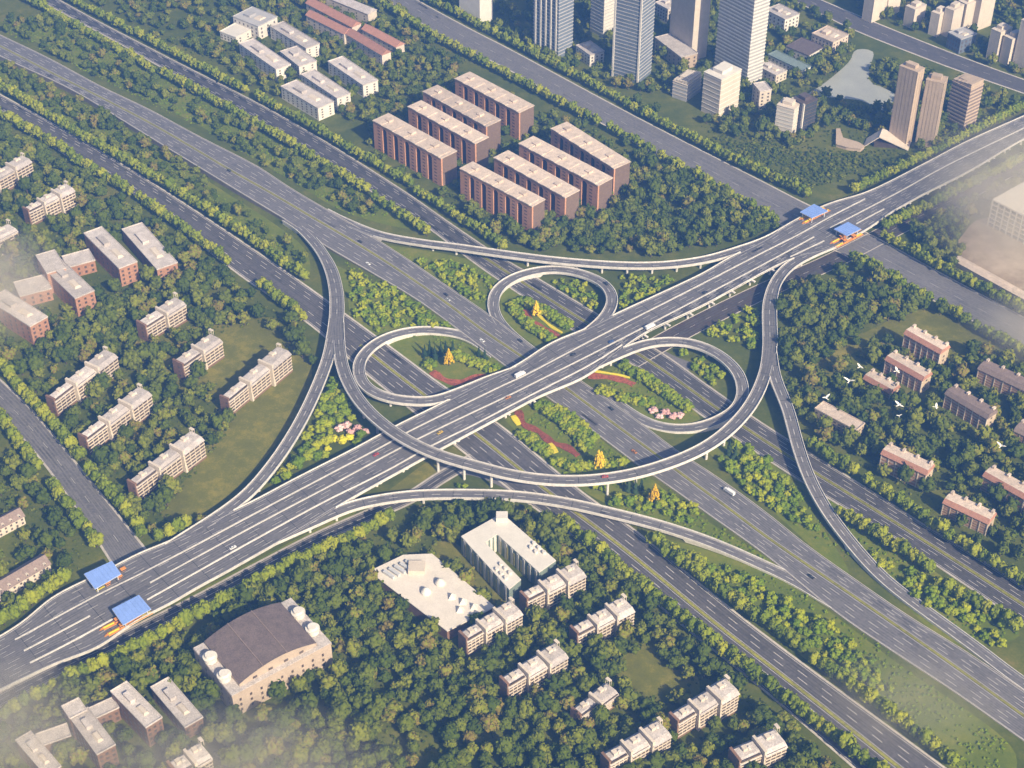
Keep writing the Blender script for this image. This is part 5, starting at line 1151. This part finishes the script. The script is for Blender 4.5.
for px, py, r in ((340, 430, 3.8), (347, 427, 3.8), (351, 434, 3.8), (358, 430, 3.8), (366, 433, 3.2)): t = plant_tree('blossom_tree', 'pale pink blossom tree in the cluster between the two curving ramps', 'tree', *tuple(at(px, py, 0))[:2], r, .85, 'shrub', 'pink', 'pink blossom trees between the curving ramps')
for px, py, r in ((335, 440, 3.6), (343, 442, 4.4), (350, 439, 3.8)): plant_bush('lime_bush', 'bright lime-yellow bush in the trio below the pink blossom trees', 'shrub', *tuple(at(px, py, 0))[:2], r, .9, 'shrub', 'lime', 'lime bushes below the blossom trees')
plant_bush('lime_bush', 'lone small lime-yellow bush beside the lime trio', 'shrub', *tuple(at(328, 450, 0))[:2], 2.8, .9, 'shrub', 'lime', None)

# ------------------------------------------------------------------ vehicles
def car(px, py, z, tx, ty, color, lab, big=0):
    a, b = at(px, py, z), at(tx, ty, z); d = b - a; t = thing('truck' if big else 'car', lab, 'truck' if big else 'car', a, math.atan2(d.y, d.x), 'vehicles on the roads')
    L, W = (9.5, 2.5) if big else (4.8, 1.95); c = 'car_' + color
    m = MB()
    if big:
        m.box(-L / 2, L / 2 - 2.6, -W / 2, W / 2, 1.0, 3.4); m.build('cargo_box', c, t); m = MB(); m.box(L / 2 - 2.4, L / 2 - .2, -W / 2 + .05, W / 2 - .05, .6, 2.0); m.frus(L / 2 - 2.4, L / 2 - .2, -W / 2 + .05, W / 2 - .05, 2.0, L / 2 - 2.3, L / 2 - .7, -W / 2 + .2, W / 2 - .2, 2.8); cb = m.build('cab', c, t)
        m = MB(); m.box(L / 2 - 1.0, L / 2 - .3, -W / 2 + .2, W / 2 - .2, 1.9, 2.4); m.build('windscreen', 'glass', cb); xs = (-3.4, -2.2, 3.4)
    else:
        m.frus(-L / 2, L / 2, -W / 2, W / 2, .35, -L / 2 + .05, L / 2 - .1, -W / 2 + .05, W / 2 - .05, .85); m.frus(-L / 2 + .05, L / 2 - .1, -W / 2 + .05, W / 2 - .05, .85, -L / 2 + .2, L / 2 - .35, -W / 2 + .15, W / 2 - .15, .98); m.build('body', c, t)
        m = MB(); m.frus(-L * .36, L * .2, -W / 2 + .14, W / 2 - .14, .97, -L * .26, L * .06, -W / 2 + .34, W / 2 - .34, 1.42); cb = m.build('cabin_glass', 'glass', t); m = MB(); m.box(-L * .255, L * .055, -W / 2 + .36, W / 2 - .36, 1.40, 1.47); m.build('roof', c, cb); xs = (-1.45, 1.45)
    for x in xs:
        for s in (-1, 1):
            m = MB(); r = .5 if big else .34; y = s * (W / 2 - .14)
            for k in range(10):
                a0, a1 = 2 * math.pi * k / 10, 2 * math.pi * (k + 1) / 10
                p = lambda an, yy: (x + r * math.cos(an), yy, r + r * math.sin(an))
                m.face((p(a0, y - .12), p(a1, y - .12), p(a1, y + .12), p(a0, y + .12))); m.face((p(a0, y + .12), p(a1, y + .12), (x, y + .12, r))); m.face((p(a1, y - .12), p(a0, y - .12), (x, y - .12, r)))
            m.build('wheel', 'tyre', t)
zd, zg = 8.03, .46
for a in ((229, 171, 5.0, 271, 193, 'black', 'lone dark car far up the hazy highway'), (360, 242, 2.0, 391, 260, 'black', 'dark car on the highway just past the slender ramp fork'), (368, 264, 1.8, 340, 246, 'white', 'white car on the highway beside the verge shrubs'),
    (446, 295, zg, 420, 277, 'black', 'dark car on the highway close in front of a silver one'), (448, 300, zg, 470, 314, 'silver', 'silver car on the highway beside a dark one'), (482, 341, zg, 460, 325, 'white', 'white car on the highway where the west loop leaves'),
    (606, 284, 6.6, 600, 279, 'black', 'dark car rounding the top of the north loop'), (520, 341, zg, 545, 359, 'black', 'dark car at the end of the north loop'), (573, 355, zd, 590, 347, 'black', 'dark car on the viaduct ahead of the white truck'),
    (611, 342, zd, 630, 333, 'blue', 'dark blue car in the middle of the viaduct'), (705, 293, zd, 720, 286, 'black', 'lone dark car on the viaduct near the brown road'), (440, 433, zd, 455, 425, 'yellow', 'yellow car on the viaduct beside the shadow of the long ramp'),
    (376, 455, zd, 390, 447, 'red', 'red car on the viaduct just short of the long ramp shadow'), (508, 398, zd, 525, 390, 'orange', 'orange car on the viaduct above the flower bed'), (233, 548, zd, 250, 539, 'white', 'white car on the viaduct near the toll plaza'),
    (611, 409, zg, 640, 431, 'black', 'dark car on the highway beside the east loop exit'), (634, 452, zg, 610, 434, 'orange', 'orange car on the highway short of the long ramp'), (605, 477, 16.0, 620, 475.5, 'red', 'red car on top of the long curved ramp'), (811, 577, zg, 840, 597, 'black', 'lone dark car where the dropping ramp meets the highway')): car(*a)
car(520, 376, zd, 545, 363, 'white', 'white box truck in the middle of the viaduct', 1); car(650, 328, zd, 670, 318, 'white', 'white box truck on the viaduct where the east loop leaves', 1); car(729, 493, zg, 710, 480, 'white', 'white box truck on the highway below the long ramp', 1)

# ------------------------------------------------------------------ birds
def bird(px, py, dist, head, flap, lab):
    u, v = (px - 512) / F, (384 - py) / F; d = Vector((u, math.cos(PITCH) + v * math.sin(PITCH), -math.sin(PITCH) + v * math.cos(PITCH))).normalized()
    p = Vector((0, CY, H)) + d * dist * 1.35; t = thing('bird', lab, 'bird', p, head, 'white birds gliding over the red-attic estate')
    bm = bmesh.new(); prof = [(-.34, .01), (-.24, .055), (-.08, .085), (.08, .085), (.20, .055), (.27, .06), (.33, .045), (.36, .015)]; ring = []
    for x, r in prof: ring.append([bm.verts.new((x, r * math.cos(k * math.pi / 4), r * .85 * math.sin(k * math.pi / 4) + (.03 if x > .2 else 0))) for k in range(8)])
    for A, B_ in zip(ring, ring[1:]):
        for k in range(8): bm.faces.new((A[k], B_[k], B_[(k + 1) % 8], A[(k + 1) % 8]))
    bm.faces.new(ring[0][::-1]); bm.faces.new(ring[-1])
    for s in (-1, 1):                                       # wings with an elbow, thick at the root
        st = [(.05, .18, .03), (.34, .22, .03), (.62, .15, .015), (.82, .04, .005)]; pr = None
        for y, ch, th in st:
            x = .06 + .10 * y - .22 * max(0, y - .38); z = .04 + flap * y * (1 if y < .4 else 1.0) - .35 * flap * max(0, y - .38); q = [bm.verts.new((x + ch * .6, s * y, z)), bm.verts.new((x, s * y, z + th)), bm.verts.new((x - ch, s * y, z)), bm.verts.new((x, s * y, z - th))]
            if pr:
                for k in range(4):
                    f = (pr[k], pr[(k + 1) % 4], q[(k + 1) % 4], q[k]); bm.faces.new(f if s < 0 else f[::-1])
            pr = q
        bm.faces.new(pr)
    tl = [bm.verts.new(c) for c in ((-.28, -.04, .02), (-.28, .04, .02), (-.52, .10, .015), (-.52, -.10, .015), (-.28, -.04, -.01), (-.28, .04, -.01), (-.52, .10, .0), (-.52, -.10, .0))]
    for f in ((0, 1, 2, 3), (7, 6, 5, 4), (0, 4, 5, 1), (1, 5, 6, 2), (2, 6, 7, 3), (3, 7, 4, 0)): bm.faces.new([tl[i] for i in f])
    bmesh.ops.recalc_face_normals(bm, faces=bm.faces); me = bpy.data.meshes.new('body'); bm.to_mesh(me); bm.free(); me.materials.append(M['feather'])
    o = bpy.data.objects.new('body', me); COL.objects.link(o); o.parent = t
    m = MB(); m.frus(.35, .36, -.018, .018, .015, .42, .43, -.004, .004, .03); m.box(.35, .43, -.012, .012, .02, .04); m.build('beak', 'beak', t)
for a in ((860, 367, 215, .5, .35, 'small white bird flying alone above the lowest red-attic house'), (849, 381, 170, 1.1, .5, 'large white bird with raised wings between two others over trees'), (826, 398, 190, 2.2, .6, 'white bird over the end of the pale flat-roofed long house'),
    (897, 371, 190, .2, .3, 'white bird in front of the middle red-attic house roof'), (899, 405, 170, .6, .25, 'white bird just above a tiny one over the trees'), (899, 416, 330, 1.8, .6, 'tiny white bird below a larger one over the trees'),
    (936, 407, 205, -.2, .3, 'white bird beside the brown-roofed pale house'), (1001, 446, 190, .8, .5, 'white bird nearest the picture edge over dark trees')): bird(*a)

# ------------------------------------------------------------------ mist and haze
def mist_mat(name, dens, col):
    m = bpy.data.materials.new(name); m.use_nodes = True; nt = m.node_tree
    for n in list(nt.nodes):
        if n.type == 'BSDF_PRINCIPLED': nt.nodes.remove(n)
    out = nt.nodes['Material Output']; v = nt.nodes.new('ShaderNodeVolumePrincipled'); v.inputs['Color'].default_value = (*col, 1); v.inputs['Anisotropy'].default_value = 0.0
    tc = nt.nodes.new('ShaderNodeTexCoord'); ln = nt.nodes.new('ShaderNodeVectorMath'); ln.operation = 'LENGTH'; nt.links.new(tc.outputs['Object'], ln.inputs[0])
    f = nt.nodes.new('ShaderNodeMapRange'); f.inputs[1].default_value = 1.0; f.inputs[2].default_value = 0.15; f.inputs[3].default_value = 0; f.inputs[4].default_value = 1; f.interpolation_type = 'SMOOTHSTEP'; nt.links.new(ln.outputs['Value'], f.inputs[0])
    ns = nt.nodes.new('ShaderNodeTexNoise'); ns.inputs['Scale'].default_value = 2.2; ns.inputs['Detail'].default_value = 3; nt.links.new(tc.outputs['Object'], ns.inputs['Vector'])
    r = nt.nodes.new('ShaderNodeMapRange'); r.inputs[1].default_value = .22; r.inputs[2].default_value = .72; nt.links.new(ns.outputs[0], r.inputs[0])
    mu = nt.nodes.new('ShaderNodeMath'); mu.operation = 'MULTIPLY'; nt.links.new(f.outputs[0], mu.inputs[0]); nt.links.new(r.outputs[0], mu.inputs[1])
    m2 = nt.nodes.new('ShaderNodeMath'); m2.operation = 'MULTIPLY'; m2.inputs[1].default_value = dens; nt.links.new(mu.outputs[0], m2.inputs[0]); nt.links.new(m2.outputs[0], v.inputs['Density'])
    nt.links.new(v.outputs[0], out.inputs['Volume']); M[name] = m
mist_mat('mist_vapour', 0.026, (1.0, 0.93, 0.80))
def mist(px, py, rx, ry, rz, lab):
    me = bpy.data.meshes.new('mist'); me.from_pydata([tuple(v) for v in ICO3[0]], [], [tuple(int(i) for i in f) for f in ICO3[1]]); me.materials.append(M['mist_vapour'])
    o = bpy.data.objects.new('mist', me); COL.objects.link(o); p = at(px, py, 0); o.location = (p.x, p.y, rz * .75); o.scale = (rx, ry, rz); tag(o, lab, 'mist', None, 'stuff')
ICO3 = ico(3)
if MIST:
    mist(1030, 235, 120, 150, 45, 'drifting pale mist over the sandy yard'); mist(1035, 345, 70, 60, 22, 'thin pale mist over the misty brown-roofed house'); mist(-8, 315, 75, 95, 34, 'pale mist patch at the end of the rust brick complex')
    mist(235, 785, 125, 55, 26, 'pale brown mist along the bottom edge below the hall'); mist(-8, 755, 95, 70, 30, 'pale mist in the bottom corner over the brown complex'); mist(905, 712, 75, 55, 12, 'thin mist over the lower highway verge')
if HAZE:
    hz = MB(); hz.box(-3010, 3010, -1410, 5010, -2.0, 830); ho = hz.build('haze', 'asphalt'); tag(ho, 'thin bluish air haze over the whole scene', 'haze', None, 'stuff')
    m = bpy.data.materials.new('air'); m.use_nodes = True; nt = m.node_tree
    for n in list(nt.nodes):
        if n.type == 'BSDF_PRINCIPLED': nt.nodes.remove(n)
    v = nt.nodes.new('ShaderNodeVolumePrincipled'); v.inputs['Color'].default_value = (0.14, 0.36, 1.0, 1); v.inputs['Density'].default_value = HAZE; v.inputs['Anisotropy'].default_value = 0.0
    nt.links.new(v.outputs[0], nt.nodes['Material Output'].inputs['Volume']); ho.data.materials.clear(); ho.data.materials.append(m)
